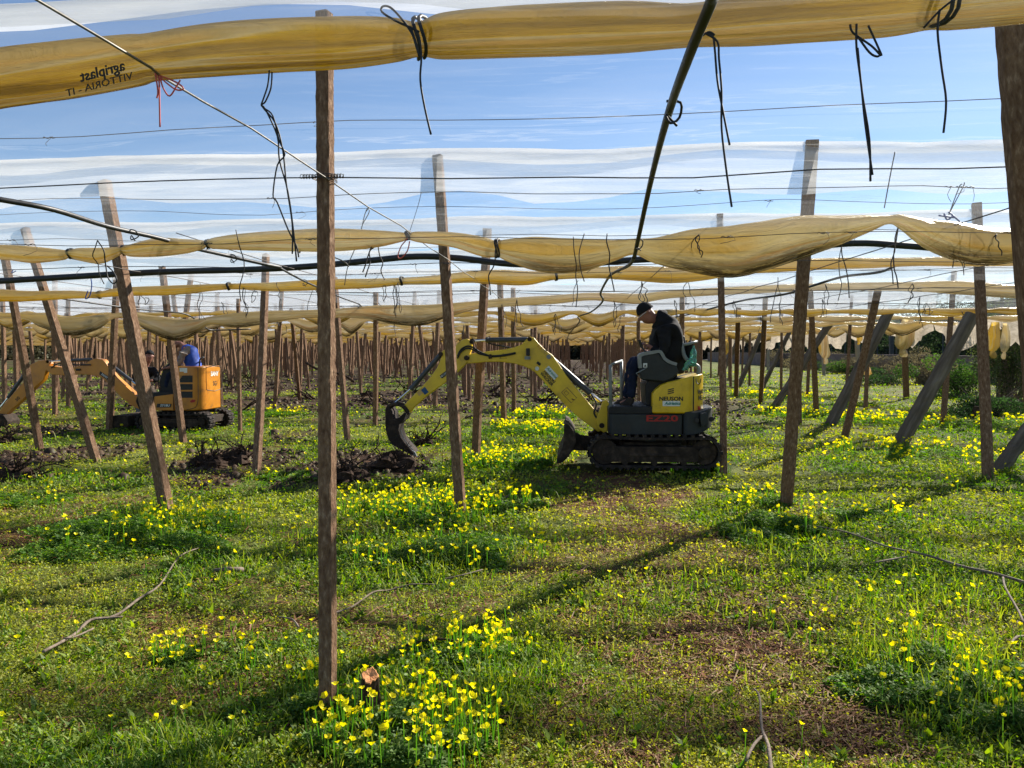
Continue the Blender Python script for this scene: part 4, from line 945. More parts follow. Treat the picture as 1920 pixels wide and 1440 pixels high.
# ================= FIELD EDGE =================
for i, Y in enumerate(np.arange(13.5, 62, 3.3)):
    rr = np.random.default_rng(300 + i); V = []; nx_ = 22; nz_ = 6
    for a in range(nx_ + 1):
        t = a / nx_; y = Y + 3.3 * t; drop = .22 + .5 * math.sin(math.pi * t) ** .8 * rr.uniform(.8, 1.2) + .05 * math.sin(t * 17 + i)
        for b in range(nz_ + 1):
            s_ = b / nz_; V.append((XR + .03 + .05 * math.sin(t * 21 + i) * s_ + .12 * s_ * math.sin(t * 6 + i), y, 2.42 + .03 * math.sin(t * 9) - drop * s_))
    idx = np.arange((nx_ + 1) * (nz_ + 1)).reshape(nx_ + 1, nz_ + 1)
    F = np.stack([idx[:-1, :-1], idx[1:, :-1], idx[1:, 1:], idx[:-1, 1:]], -1).reshape(-1, 4)
    o = pymesh('edge_film', V, F, curtain_m, smooth=True)
    tag(o, ('beige film flap scalloped along the field edge, %s from the right' % ORD[i]) if i < 8 else 'far beige film flap along the field edge', 'plastic film', 'film flaps along the field edge')
def bundle(px, py, Y, w, h, label, mat, seed):
    rr = np.random.default_rng(seed); c = W(px, py, Y); prof = [(0, .5), (.1, .62), (.25, .8), (.4, .95), (.55, 1), (.68, .9), (.78, .55), (.81, .3), (.85, .42), (.93, .5), (1, .3)]
    V = []; n = 14
    for t, r in prof:
        for j in range(n):
            a = 2 * math.pi * j / n; q = r * w / 2 * (1 + .18 * math.sin(3 * a + seed) + rr.normal(0, .07)); V.append((c.x + q * math.cos(a) + .12 * w * math.sin(t * 5 + seed), c.y + q * math.sin(a) * .7, c.z + h / 2 - h * t))
    idx = np.arange(len(prof) * n).reshape(-1, n); nxt = np.roll(idx, -1, 1)
    F = np.stack([idx[:-1], nxt[:-1], nxt[1:], idx[1:]], -1).reshape(-1, 4)
    uv = [(v[2] * .8, v[0] * 1.2 + v[1] * .7) for v in V]
    o = pymesh('film_bundle', V, F, mat, smooth=True, uv=uv, col=np.zeros((len(V), 3))); tag(o, label, 'plastic bundle', 'film bundles knotted at the field edge')
    tube_obj('tie_band', [(c.x + .33 * w * .5 * math.cos(a), c.y + .25 * w * .5 * math.sin(a), c.z + h / 2 - h * .7) for a in np.linspace(0, 6.28, 12)], .012, twine_m, o, 5, 0) if False else None
bundle(1697, 632, 24.2, .52, 1.25, 'big pale yellow film bundle tied round the pale boundary post', roll_ms[1], 1)
bundle(1862, 638, 18.4, .32, .85, 'amber film bundle hanging on the blue black corner post', roll_ms[2], 2)
bundle(1546, 655, 26, .34, 1.0, 'cream film bundle gathered between two struts', roll_ms[3], 3)
bundle(1624, 695, 22, .25, .45, 'small pale film rag hanging in front of a strut', roll_ms[1], 4)
bundle(1611, 633, 27, .2, .5, 'narrow amber bundle high between the struts', roll_ms[2], 5)
bundle(1885, 640, 17.5, .2, .8, 'thin white twisted film hanging at the right edge', roll_ms[3], 6)
bundle(1360, 655, 31, .25, .8, 'far amber bundle right of the yellow machine', roll_ms[2], 7)
# boundary posts
for i, (bx, by, tx, ty, w, lab, mt) in enumerate([(1884, 755, 1880, 590, 24, 'blue black corner post at the field edge', dgrey_m), (1672, 700, 1671, 604, 8, 'dark fence post before the pink wall', steel_dark),
        (1545, 705, 1541, 612, 6, 'pale boundary post between the second and third struts', post_pale_m), (1612, 728, 1606, 622, 8, 'pale boundary post behind the dark leaning post', post_pale_m), (1492, 700, 1490, 620, 5, 'far pale boundary post', post_pale_m), (1440, 695, 1441, 622, 5, 'farthest pale boundary post', post_pale_m)]):
    b = G(bx, by); b.z = hz(b.x, b.y) - .1; t = W(tx, ty, b.y); me = post_mesh('boundary_post', w * b.y / FPX * .85, w * b.y / FPX * .85, (t - b).length, 700 + i, 12, mt)
    stand('boundary_post', me, b, t, lab, 'post', 'boundary posts on the right')
# pink wall, with a wire fence on top
WX = 21.0
m = MB(); m.box((WX + .12, 60, .62), (.24, 110, 1.25)); m.box((WX + .12, 60, 1.285), (.32, 110, .08))
o = m.build('boundary_wall', wall_m); tag(o, 'low weathered pink wall running along the field edge', 'wall')
fe = empty('wall_fence', (WX + .12, 60, 1.32), 'dark wire fence standing on the low pink wall', 'fence')
for y in np.arange(8, 112, 3.0): MB().box((WX + .12, y, 2.1), (.06, .06, 1.6)).build('fence_post', steel_dark, fe)
m = MB()
for z in np.arange(1.45, 2.9, .2): m.tube([(WX + .12, 6, z), (WX + .12, 112, z)], .004, 4)
for y in np.arange(6, 112, .35): m.tube([(WX + .12, y, 1.35), (WX + .12, y, 2.85)], .003, 3)
m.build('wire_mesh', steel_dark, fe, fix=False)
# road strip behind the wall
o = pymesh('road', [(WX + .6, 0, .10), (WX + 6, 0, .10), (WX + 6, 130, .10), (WX + .6, 130, .10)], [(0, 1, 2, 3)], mat_noise('asphalt', [(.3, (.05, .05, .05)), (.7, (.09, .09, .088))], 8, rough=.9)); tag(o, 'grey road beyond the wall', kind='structure')

# ================= SHRUBS AND TREES =================
def leafcloud(c, rad, n, size, cols, flat=.8, lumps=14, seed=0):
    r = np.random.default_rng(seed); cs = r.normal(0, .45, (lumps, 3)) * np.array(rad); w = r.integers(0, lumps, n)
    d = r.normal(0, 1, (n, 3)); d /= np.linalg.norm(d, axis=1)[:, None]
    rr = r.uniform(.45, 1.05, n)[:, None] ** .5 * (np.array(rad) * r.uniform(.28, .5, (lumps, 1))[w])
    P = np.asarray(c)[None] + cs[w] + d * rr
    P[:, 2] = np.maximum(P[:, 2], .02)
    t = r.random(lumps)[w] * .6 + r.random(n) * .4
    cc = np.asarray(cols[0])[None] * (1 - t[:, None]) + np.asarray(cols[1])[None] * t[:, None]
    M = rotmats(r.uniform(0, 6.28, n), r.uniform(-1.2, 1.2, n), r.uniform(-1.2, 1.2, n))
    return bulk(*LEAF_T, P, M, size * r.uniform(.6, 1.4, n), cc)
def shrub(px, py, rad, n, label, cols, seed, size=.05, twigs=30):
    b = GP(px, py); e = empty('shrub', b, label, 'shrub', 'scrub along the field edge')
    V, F, cc = leafcloud((b.x, b.y, b.z + rad[2] * .65), rad, n, size, cols, seed=seed); pymesh('foliage', V, F, leaf_m, e, col=cc)
    m = MB(); r = random.Random(seed)
    for i in range(twigs):
        a = r.uniform(0, 6.28); q = r.uniform(.3, 1)
        p0 = b + Vector((r.uniform(-.3, .3) * rad[0], r.uniform(-.3, .3) * rad[1], -.03)); p1 = b + Vector((math.cos(a) * rad[0] * q, math.sin(a) * rad[1] * q, rad[2] * r.uniform(.9, 1.7)))
        mid = (p0 + p1) / 2 + Vector((r.gauss(0, .06), r.gauss(0, .06), .05)); m.tube([p0, mid, p1], [.014, .009, .004], 4)
    m.build('stem', twig_m, e, fix=False)
GREEN = ((.02, .045, .012), (.07, .13, .025)); DARK = ((.012, .026, .01), (.035, .07, .02)); DRY = ((.06, .05, .03), (.15, .13, .07))
shrub(1902, 762, (1.1, 1.2, 2.3), 15000, 'tall dense shrub at the right edge behind the corner post', ((.03, .05, .018), (.08, .1, .035)), 1, .05, 70)
shrub(1800, 745, (1.2, 1.3, .75), 7000, 'green bush on the bank between strut and corner post', GREEN, 2, .06)
shrub(1740, 720, (1.6, 1.6, .8), 5000, 'dry twiggy bush left of the green bank bush', DRY, 3, .06, 90)
shrub(1640, 705, (1.8, 1.8, .8), 4500, 'dry brown scrub before the pink wall', DRY, 4, .07, 90)
shrub(1580, 700, (1.6, 1.8, .7), 3500, 'dark green scrub among the struts', GREEN, 5, .07, 40)
shrub(1500, 695, (1.6, 1.8, .8), 3000, 'far dry scrub near the third strut', DRY, 6, .08, 50)
shrub(1545, 692, (1.5, 1.5, .9), 3500, 'twiggy brown bush between the pale boundary post and the second strut', DRY, 8, .08, 70)
shrub(1705, 706, (1.6, 1.6, .9), 4500, 'dry thicket just right of the pale yellow film bundle', DRY, 9, .07, 90)
shrub(1765, 718, (1.5, 1.5, .8), 4500, 'mixed scrub left of the corner post in front of the wall', ((.03, .04, .015), (.12, .11, .05)), 10, .07, 70)
shrub(1655, 722, (1.3, 1.3, .55), 3000, 'low dark scrub at the base of the pale bundle post', DARK, 11, .07, 30)
shrub(1598, 700, (1.6, 1.6, .9), 3500, 'dry scrub seen between the dark bare-topped post and its strut', DRY, 12, .08, 70)
shrub(1460, 688, (1.8, 1.8, 1.0), 3000, 'far brown scrub behind the slim struts', DRY, 13, .1, 50)
shrub(1860, 780, (1.1, 1.1, .45), 5000, 'low dark green bush at the foot of the right hand shrub', DARK, 7, .05)
def tree(x, y, h, rad, n, label, cols, seed, size=.16, group='trees beyond the wall'):
    z0 = -.1; e = empty('tree', (x, y, z0), label, 'tree', group); r = random.Random(seed); m = MB()
    top = Vector((x + r.uniform(-.3, .3), y, h * .75)); m.tube(smooth_path([Vector((x, y, z0)), Vector((x + r.uniform(-.15, .15), y, h * .35)), top], 4), [.17, .16, .15, .13, .12, .1, .08, .06, .04], 8)
    for i in range(9):
        a = r.uniform(0, 6.28); st = Vector((x, y, h * r.uniform(.25, .6))); en = Vector((x + math.cos(a) * rad[0] * .8, y + math.sin(a) * rad[1] * .8, h * r.uniform(.55, .95))); m.tube([st, (st + en) / 2 + Vector((0, 0, .15)), en], [.07, .05, .02], 6)
    m.build('trunk', bark_m, e, fix=False)
    V, F, cc = leafcloud((x, y, h * .62), rad, n, size, cols, lumps=26, seed=seed); pymesh('crown', V, F, leaf_m, e, col=cc)
i = 0
for x, y, h in [(29, 30, 4.6), (30, 37, 5.2), (29.5, 44, 4.8), (31, 52, 5.4), (30, 60, 5), (31, 70, 5.6), (30, 80, 5.2), (31, 92, 5.6), (30.5, 104, 5.6), (24, 34.5, 3.6), (36, 66, 6.4)]:
    tree(x, y, h, (2.8, 3.6, h * .52), 7000, ['dark evergreen tree beyond the wall, %s along the road from the right' % ORD[i]][0], ((.01, .02, .008), (.03, .05, .018)), 40 + i); i += 1
# distant hedge line round the field
V = []; parts_ = []
r = np.random.default_rng(5); n = 60000
X_ = r.uniform(-110, 34, n); Z_ = r.uniform(0, 1, n) ** 1.1 * (2.7 + 1.6 * vn(X_ * .22, X_ * 0, 7)); Y_ = 128 + r.uniform(0, 4, n)
P1 = np.stack([X_, Y_, Z_], -1)
n2 = 26000; Y2 = r.uniform(8, 130, n2); Z2 = r.uniform(0, 1, n2) * (2.7 + 1.4 * vn(Y2 * .22, Y2 * 0, 8)); P2 = np.stack([-92 + r.uniform(0, 3, n2), Y2, Z2], -1)
n3 = 60000; Y3 = r.uniform(12, 132, n3); Z3 = r.uniform(0, 1, n3) * (3.6 + 2.0 * vn(Y3 * .2, Y3 * 0, 9)); P3 = np.stack([34 + r.uniform(0, 3, n3), Y3, Z3], -1)
P = np.concatenate([P1, P2, P3]); n = len(P)
t = r.random(n); cc = mixc((.025, .024, .014), (.085, .08, .045), t)
V, F, cc = bulk(*LEAF_T, P, rotmats(r.uniform(0, 6.28, n), r.uniform(-1.2, 1.2, n), r.uniform(-1.2, 1.2, n)), r.uniform(.3, .75, n), cc)
o = pymesh('hedge_undergrowth', V, F, leaf_m, col=cc); tag(o, 'dark belt of far vegetation closing the horizon', kind='stuff')
# ================= MACHINES =================
def slab(name, poly, Y0, Y1, mat, parent, bev=.008):
    """side outline measured at its near face Y0, real thickness Y1-Y0"""
    pts = [W(a, b, Y0) for a, b in poly]
    return bevel(MB().prism(pts, (0, Y1 - Y0, 0)).build(name, mat, parent), bev)
def pipe(name, pts, r, mat, parent, n=12, sm=0): return tube_obj(name, pts, r, mat, parent, n, sm)
def cylinder_y(m, c, r, Y0, Y1, n=20): m.tube([(c.x, Y0, c.z), (c.x, Y1, c.z)], r, n); return m
def track(root, xl, xr, zt, zb, Y0, Y1, side_label=None):
    """rubber crawler: belt with lugs, side frame, idler, sprocket, rollers"""
    rad = (zt - zb) / 2; cz = (zt + zb) / 2; a = xl + rad; b = xr - rad; P = []; n = 14
    for i in range(n + 1): t = math.pi / 2 + math.pi * i / n; P.append((a + rad * math.cos(t), cz + rad * math.sin(t)))
    for i in range(n + 1): t = -math.pi / 2 + math.pi * i / n; P.append((b + rad * math.cos(t), cz + rad * math.sin(t)))
    loop = []
    for i in range(len(P)):
        p = Vector((*P[i], 0)); q = Vector((*P[(i + 1) % len(P)], 0)); k = max(1, int((q - p).length / .05))
        for j in range(k): loop.append(p.lerp(q, j / k))
    m = MB(); N_ = len(loop); th = .03; c = Vector((sum(p.x for p in loop) / N_, sum(p.y for p in loop) / N_, 0)); V = []
    nrm = []
    for i, p in enumerate(loop):
        t = (loop[(i + 1) % N_] - loop[i - 1]).normalized(); nn = Vector((t.y, -t.x, 0)); nn = nn if nn.dot(p - c) > 0 else -nn; nrm.append(nn)
        sagz = -.012 * math.sin(math.pi * min(1, max(0, (p.x - a) / (b - a)))) if p.y > cz + rad * .9 else 0
        for rr_, y in ((0, Y0), (0, Y1), (-th, Y1), (-th, Y0)): V.append((p.x + nn.x * rr_, y, p.y + nn.y * rr_ + sagz))
    F = []
    for i in range(N_):
        j = (i + 1) % N_
        for k in range(4): F.append((i * 4 + k, i * 4 + (k + 1) % 4, j * 4 + (k + 1) % 4, j * 4 + k))
    m.add(V, F)
    acc = 0
    for i in range(0, N_, 2):
        p = loop[i]; nn = nrm[i]; ang = math.atan2(nn.y, nn.x); rot = Matrix.Rotation(-ang, 3, 'Y')
        for (ya, yb) in ((Y0 - .004, (Y0 + Y1) / 2 - .01), ((Y0 + Y1) / 2 + .01, Y1 + .004)):
            m.box((p.x + nn.x * .008, (ya + yb) / 2, p.y + nn.y * .008), (.034, yb - ya, .045), rot)
    m.build('track_belt', rubber_m, root)
    m = MB(); m.prism([Vector((x, Y0 + .02, z)) for x, z in ((a - .01, cz - rad * .55), (a - .03, cz + .0), (a + .08, cz + rad * .35), (b - .12, cz + rad * .35), (b - .06, cz), (b - .08, cz - rad * .62), (a + .05, cz - rad * .66))], (0, Y1 - Y0 - .04, 0))
    m.box(((a + b) / 2, Y0 + .012, cz - rad * .18), ((b - a) * .5, .02, .03))
    fr = bevel(m.build('track_frame', muddy_m, root), .006)
    m = MB(); c1 = Vector((a, 0, cz)); cylinder_y(m, c1, rad - th - .006, Y0 + .03, Y1 - .03, 24); cylinder_y(m, c1, .05, Y0 + .01, Y1 - .01, 12); bevel(m.build('idler_wheel', muddy_m, root), .005)
    m = MB(); c2 = Vector((b, 0, cz)); cylinder_y(m, c2, rad - th - .012, Y0 + .05, Y1 - .05, 24); cylinder_y(m, c2, .075, Y0 + .0, Y1 - .01, 16)
    for k in range(11):
        t = 2 * math.pi * k / 11; m.box((c2.x + (rad - th - .008) * math.cos(t), (Y0 + Y1) / 2, c2.z + (rad - th - .008) * math.sin(t)), (.03, .08, .03), Matrix.Rotation(-t, 3, 'Y'))
    bevel(m.build('drive_sprocket', muddy_m, root), .005)
    for k in range(3):
        m = MB(); cylinder_y(m, Vector((a + (b - a) * (k + .7) / 3.4, 0, zb + th + .035)), .038, Y0 + .015, Y1 - .015, 14); m.build('roller', muddy_m, root, smooth=False)
def plan_body(name, plan, zb, ztf, mat, parent, bev=.02, zbf=None):
    V = []; n = len(plan)
    for x, y in plan: V.append((x, y, zb if zbf is None else zbf(x, y)))
    for x, y in plan: V.append((x, y, ztf(x, y)))
    F = [tuple(range(n - 1, -1, -1)), tuple(range(n, 2 * n))] + [(i, (i + 1) % n, n + (i + 1) % n, n + i) for i in range(n)]
    # top as a fan around its centre keeps a curved top smooth
    return bevel(MB().add(V, F).build(name, mat, parent), bev, 3)

# ---------- machine with the operator in black ----------
YN = 9.62; YF = 10.62; YC = 10.12
ex = empty('mini_excavator', (G(1230, 872).x, YC, 0), 'yellow compact digger with dark grey base, seen side on under the nets', 'excavator')
def wx(px, Y=YN): return W(px, 700, Y).x
def wz(py, Y=YN): return W(1200, py, Y).z
gz = hz(1.2, 10.1)
# tracks
track(ex, wx(1105), wx(1352), wz(818), wz(876), YN - .06, YN + .17)
track(ex, wx(1105), wx(1352), wz(818), wz(876), YF - .17, YF + .06)
m = MB(); m.box((wx(1225), YC, wz(842)), (.75, .7, .14)); m.box((wx(1225), YC, wz(826)), (.5, .5, .1)); bevel(m.build('undercarriage', muddy_m, ex), .015)
m = MB(); m.tube([(wx(1225), YC, wz(835)), (wx(1225), YC, wz(816))], .26, 32); m.build('slew_ring', dgrey_m, ex)
# blade
bl = slab('dozer_blade', [(1060, 794), (1066, 797), (1073, 806), (1079, 816), (1080, 830), (1073, 846), (1063, 860), (1053, 868), (1043, 870), (1047, 855), (1055, 838), (1058, 822), (1057, 806)], YN - .12, YF + .12, muddy_m, ex, .006)
for Y in (YN + .22, YF - .28):
    m = MB(); m.prism([W(*q, Y) for q in ((1070, 808), (1090, 816), (1120, 820), (1140, 828), (1140, 848), (1108, 846), (1068, 844))], (0, .06, 0)); bevel(m.build('blade_arm', muddy_m, ex), .006)
pipe('blade_cylinder', [W(1070, 826, YC), W(1135, 830, YC)], .035, cyl_m, ex)
# lower body / counterweight with round tail
def rbody(x0, x1, ya, yb, rc=.38, n=10, front=.04):
    P = [(x0 + front, ya), ]
    for i in range(n + 1): t = -math.pi / 2 + (math.pi / 2) * i / n; P.append((x1 - rc + rc * math.cos(t), ya + rc + rc * math.sin(t)))
    for i in range(n + 1): t = (math.pi / 2) * i / n; P.append((x1 - rc + rc * math.cos(t), yb - rc + rc * math.sin(t)))
    P += [(x0 + front, yb), (x0, yb - front), (x0, ya + front)]
    return P
zA, zB = wz(816), wz(777)
def cw_bot(x, y): return zA + .10 * max(0, (x - wx(1285)) / (wx(1342) - wx(1285))) ** 2
low = plan_body('lower_body', rbody(wx(1142), wx(1282), YN + .03, YF - .03, .03), zA, lambda x, y: zB, dgrey_m, ex, .012)
cwt = plan_body('counterweight', rbody(wx(1283), wx(1345), YN, YF, .36, 14), zA + .012, lambda x, y: wz(772) + .05 * max(0, (x - wx(1315)) / (wx(1345) - wx(1315))), dgrey_m, ex, .03, cw_bot)
m = MB()
for q in ((1306, 788), (1333, 786)): c = W(q[0], q[1], YN + (.0 if q[0] < 1320 else .07)); m.tube([(c.x, c.y - .012, c.z), (c.x + .02, c.y + .04, c.z)], .032, 14)
m.build('tie_down_eye', ink_m, cwt)
slab('towing_pad', [(1313, 775), (1326, 774), (1328, 796), (1316, 802), (1313, 790)], YN - .014, YN + .05, dgrey_m, ex, .01)
# engine cover
def hood_top(x, y):
    q = (x - wx(1222)) / (wx(1328) - wx(1222))
    return float(np.interp(q, [0, .04, .12, .22, .4, .6, .75, .96, 1], [wz(742), wz(734), wz(724), wz(718), wz(714), wz(709), wz(704), wz(700), wz(703)]))
pl = rbody(wx(1222), wx(1327), YN + .015, YF - .015, .34, 14)
xs_ = [wx(1222 + 6 * i) for i in range(1, 9)]
pl = [(x, YN + .015) for x in [wx(1222) + .01] + xs_] + [p for p in rbody(wx(1222), wx(1327), YN + .015, YF - .015, .34, 14)[1:-3]] + [(x, YF - .015) for x in xs_[::-1] + [wx(1222) + .01]]
hd = plan_body('engine_cover', pl, wz(776) + .004, hood_top, yel_m, ex, .025)
m = MB()
for t in np.linspace(0, 1, 24): pass
xg = wx(1301)
m.box((xg, YN + .012, (wz(772) + wz(704)) / 2), (.014, .012, wz(704) - wz(772) - .02)); m.build('panel_gap', ink_m, hd)
m = MB(); c = W(1310, 714, YN + .06)
m.tube(smooth_path([W(1305, 710, YN - .0), W(1306, 717, YN - .012), W(1310, 720, YN - .008), W(1313, 717, YN - .0), W(1314, 710, YN + .012)], 3), .006, 6); m.build('lift_ring', dgrey_m, hd)
# markings
def mark(body, px, py, size, mat, Y=YN + .012, parent=hd, rot=0, sx=1.0, **kw):
    xd = Vector((math.cos(rot), 0, math.sin(rot))); zd = Vector((-math.sin(rot), 0, math.cos(rot)))
    return text_mesh(body, size, mat, parent, W(px, py, Y), xd, zd, sx=sx, **kw)
mark('NEUSON', 1258.5, 748, .072, ink_m, bold=.002, sx=1.05)
lb = MB().prism([W(1242.5, 751.8, YN + .012), W(1275, 751.8, YN + .012), W(1275, 761.5, YN + .012), W(1242.5, 761.5, YN + .012)], (0, -.003, 0)).build('dealer_sticker', white_m, hd)
mark('Adriatica', 1261, 756.5, .055, teal_m, Y=YN + .007, parent=hd, bold=.0015, shear=.3)
m = MB()
for i in range(3): y = 729 + i * 3.6; m.prism([W(1252, y + 1.4, YN + .012), W(1263.5, y - 1.4, YN + .012), W(1263.5, y + .4, YN + .012), W(1252, y + 3.2, YN + .012)], (0, -.003, 0))
m.build('stripe_emblem', ink_m, hd)
mark('EZ20', 1241, 785, .11, redink_m, Y=YN + .025, parent=low, sx=1.75, bold=.003)
MB().box(W(1311, 765, YN + .045), (.035, .003, .045)).build('red_reflector', redink_m, hd)
# rear lettering on the round tail
def tail(body, z, size, ang=-.62):
    rc = .34; cx = wx(1327) - rc; cy = YN + .015 + rc; nx_, ny_ = math.cos(ang), math.sin(ang)
    text_mesh(body, size, dgrey_m, hd, (cx + nx_ * (rc + .003), cy + ny_ * (rc + .003), z), (-ny_, nx_, 0), (0, 0, 1), bold=.002)
tail('WA', wz(736), .085); tail('NE', wz(747), .085)
# floor, seat box, seat
slab('floor_plate', [(1141, 776), (1141, 765), (1146, 762), (1224, 762), (1224, 776)], YN + .03, YF - .03, seat_m, ex, .008)
slab('seat_box', [(1212, 762), (1210, 722), (1216, 712), (1290, 708), (1290, 762)], YN + .14, YF - .14, seat_m, ex, .02)
slab('seat_cushion', [(1206, 712), (1206, 700), (1214, 695), (1268, 693), (1272, 706), (1262, 714)], YN + .26, YF - .26, seat_m, ex, .03)
slab('seat_back', [(1262, 702), (1270, 650), (1276, 630), (1284, 628), (1288, 650), (1284, 700)], YN + .28, YF - .28, seat_m, ex, .03)
cs = slab('side_console', [(1203, 712), (1200, 700), (1199, 668), (1204, 663), (1236, 662), (1243, 672), (1252, 680), (1268, 684), (1273, 698), (1262, 710), (1246, 716)], YN + .06, YN + .24, dgrey_m, ex, .02)
m = MB(); q = [(1201, 690), (1199.5, 672), (1203, 665), (1222, 661), (1236, 659), (1241, 663), (1246, 672), (1256, 679), (1269, 683)]
pt = smooth_path([W(a, b, YN + .055) for a, b in q], 3)
V = []
for i, p in enumerate(pt):
    t = (pt[min(i + 1, len(pt) - 1)] - pt[max(i - 1, 0)]).normalized(); nn = Vector((-t.z, 0, t.x)); wdt = .020
    for s_ in (1, -1):
        for dy in (-.012, .2): V.append(p + nn * wdt * s_ + Vector((0, dy, 0)))
F = []
for i in range(len(pt) - 1):
    a = i * 4; b = a + 4; F += [(a, b, b + 1, a + 1), (a + 2, a + 3, b + 3, b + 2), (a, a + 2, b + 2, b), (a + 1, b + 1, b + 3, a + 3)]
F += [(0, 1, 3, 2), (len(V) - 4, len(V) - 2, len(V) - 1, len(V) - 3)]
m.add(V, F); m.build('console_trim', lgrey_m, cs, smooth=False)
m = MB(); m.prism([W(1206, 681, YN + .055), W(1213.5, 681, YN + .055), W(1213.5, 689, YN + .055), W(1206, 689, YN + .055)], (0, -.004, 0)); m.build('warning_sticker', white_m, cs)
m = MB(); m.prism([W(1207.3, 687.6, YN + .05), W(1212.2, 687.6, YN + .05), W(1209.7, 683, YN + .05)], (0, -.002, 0)); m.build('warning_triangle', ink_m, cs)
slab('far_console', [(1203, 700), (1200, 670), (1236, 662), (1252, 680), (1268, 684), (1262, 704)], YF - .24, YF - .08, dgrey_m, ex, .02)
# front guard posts and grab bar
pipe('grab_rail', [W(1145, 776, YN + .1), W(1144.5, 700, YN + .1), W(1144.5, 684, YN + .1)], .022, lgrey_m, ex)
pipe('grab_rail', [W(1165, 764, YF - .3), W(1165, 677, YF - .3)], .022, lgrey_m, ex)
pipe('grab_bar', [W(1147, 683.5, YN + .1), W(1152, 681, YN + .12), W(1166, 676, YF - .3)], .016, lgrey_m, ex)
# roll bar behind the seat
rb = [(1263, 640), (1270, 615), (1277, 640), (1281, 660), (1286, 672), (1297, 681), (1307, 686), (1310, 692), (1309, 702)]
pipe('roll_bar', [W(a, b, YN + .22) for a, b in rb[2:]], .026, lgrey_m, ex, 12, 4)
pipe('roll_bar', [W(a, b, YF - .22) for a, b in rb[2:]], .026, lgrey_m, ex, 12, 4)
pipe('roll_bar', [W(1281, 646, YN + .22), W(1290, 645, YN + .22), W(1304, 641, YN + .3), W(1306, 640, YF - .22)], .018, lgrey_m, ex, 10, 3)
pipe('lever', [W(1216, 672, YN + .18), W(1207, 655, YN + .14), W(1201, 648, YN + .12)], .011, cyl_m, ex, 8)
slab('lever_grip', [(1196, 637), (1201, 636), (1206, 650), (1201, 653)], YN + .09, YN + .135, ink_m, ex, .012)
pipe('lever', [W(1212, 690, YN + .05), W(1193, 700, YN + .0), W(1200, 708, YN + .0)], .007, lgrey_m, ex, 6)
# travel levers and pedals
for Y in (YC - .1, YC + .08): pipe('travel_lever', [W(1170, 762, Y), W(1166, 735, Y), W(1172, 700, Y)], .010, cyl_m, ex, 8, 3)
# swing post
slab('swing_bracket', [(1120, 802), (1118, 786), (1126, 764), (1130, 752), (1137, 749), (1142, 756), (1142, 806), (1132, 812)], YC - .13, YC - .08, yel_m, ex, .01)
slab('swing_bracket', [(1120, 802), (1118, 786), (1126, 764), (1130, 752), (1137, 749), (1142, 756), (1142, 806), (1132, 812)], YC + .08, YC + .13, yel_m, ex, .01)
m = MB(); m.tube([W(1137, 806, YC), W(1137, 756, YC)], .06, 16); m.build('king_pin', muddy_m, ex)
# boom
YB = YC - .07
bm_o = slab('boom', [(878, 682), (873, 676), (876, 666), (884, 663), (915, 659), (940, 656), (962, 652), (978, 646), (986, 637), (993, 631), (1001, 633), (1010, 644), (1022, 656), (1036, 666), (1046, 680), (1062, 704), (1084, 732), (1106, 758), (1126, 782), (1133, 794), (1132, 806), (1122, 810), (1108, 800), (1086, 784), (1060, 760), (1036, 734), (1018, 714), (1002, 697), (986, 688), (966, 682), (940, 678.5), (910, 679)], YB, YB + .14, yel_m, ex, .012)
slab('boom_web', [(986, 652), (1008, 650), (1034, 676), (1046, 700), (1040, 716), (1016, 694), (990, 682), (970, 676), (972, 662)], YB - .008, YB + .148, yel_m, bm_o, .004)
def pin(px, py, r, Y0, Y1, parent, mat=muddy_m, name='pivot_pin'):
    c = W(px, py, YB); m = MB(); m.tube([(c.x, Y0, c.z), (c.x, Y1, c.z)], r, 18); return m.build(name, mat, parent)
pin(993, 636, .03, YB - .03, YB + .17, bm_o); pin(875.5, 671, .035, YB - .05, YB + .19, bm_o); pin(1029, 669, .03, YB - .045, YB + .185, bm_o, lgrey_m); pin(1128, 797, .035, YB - .07, YB + .21, bm_o)
# boom details: slot, hydraulic line, lamp, stickers
m = MB(); m.tube(smooth_path([W(918, 668, YB - .012), W(935, 667.5, YB - .02), W(952, 665, YB - .02), W(967, 662, YB - .012)], 3), .016, 8); m.build('hydraulic_line', ink_m, bm_o)
m = MB(); m.tube([W(916, 669, YB - .03), W(922, 668, YB - .03)], .03, 10); m.build('hose_coupling', muddy_m, bm_o)
m = MB(); m.box(W(990, 660, YB - .05), (.05, .07, .10)); lp = bevel(m.build('work_lamp', ink_m, bm_o), .01)
m = MB(); m.tube([W(989, 668, YB - .05), W(989, 674, YB - .05)], .04, 14); m.build('lamp_bracket', lgrey_m, lp)
m = MB(); m.tube([W(1007, 679, YB - .012), W(1013, 684, YB - .012)], .018, 8); m.build('slot', ink_m, bm_o)
m = MB(); c = W(1007, 691, YB - .01); m.tube([(c.x, YB - .014, c.z), (c.x, YB, c.z)], .027, 18); m.build('round_sticker', white_m, bm_o)
ra = -math.radians(47)
def rot_rect(px, py, w, h, mat, name, parent, Y, ang):
    c = W(px, py, Y); X = Vector((math.cos(ang), 0, math.sin(ang))); Z = Vector((-math.sin(ang), 0, math.cos(ang)))
    m = MB(); m.prism([c - X * w / 2 - Z * h / 2, c + X * w / 2 - Z * h / 2, c + X * w / 2 + Z * h / 2, c - X * w / 2 + Z * h / 2], (0, -.003, 0)); return m.build(name, mat, parent)
rot_rect(1034, 699, .19, .075, white_m, 'dealer_sticker', bm_o, YB - .009, ra)
mark('Adriatica', 1034.5, 699, .05, teal_m, Y=YB - .013, parent=bm_o, rot=ra, shear=.3, bold=.001)
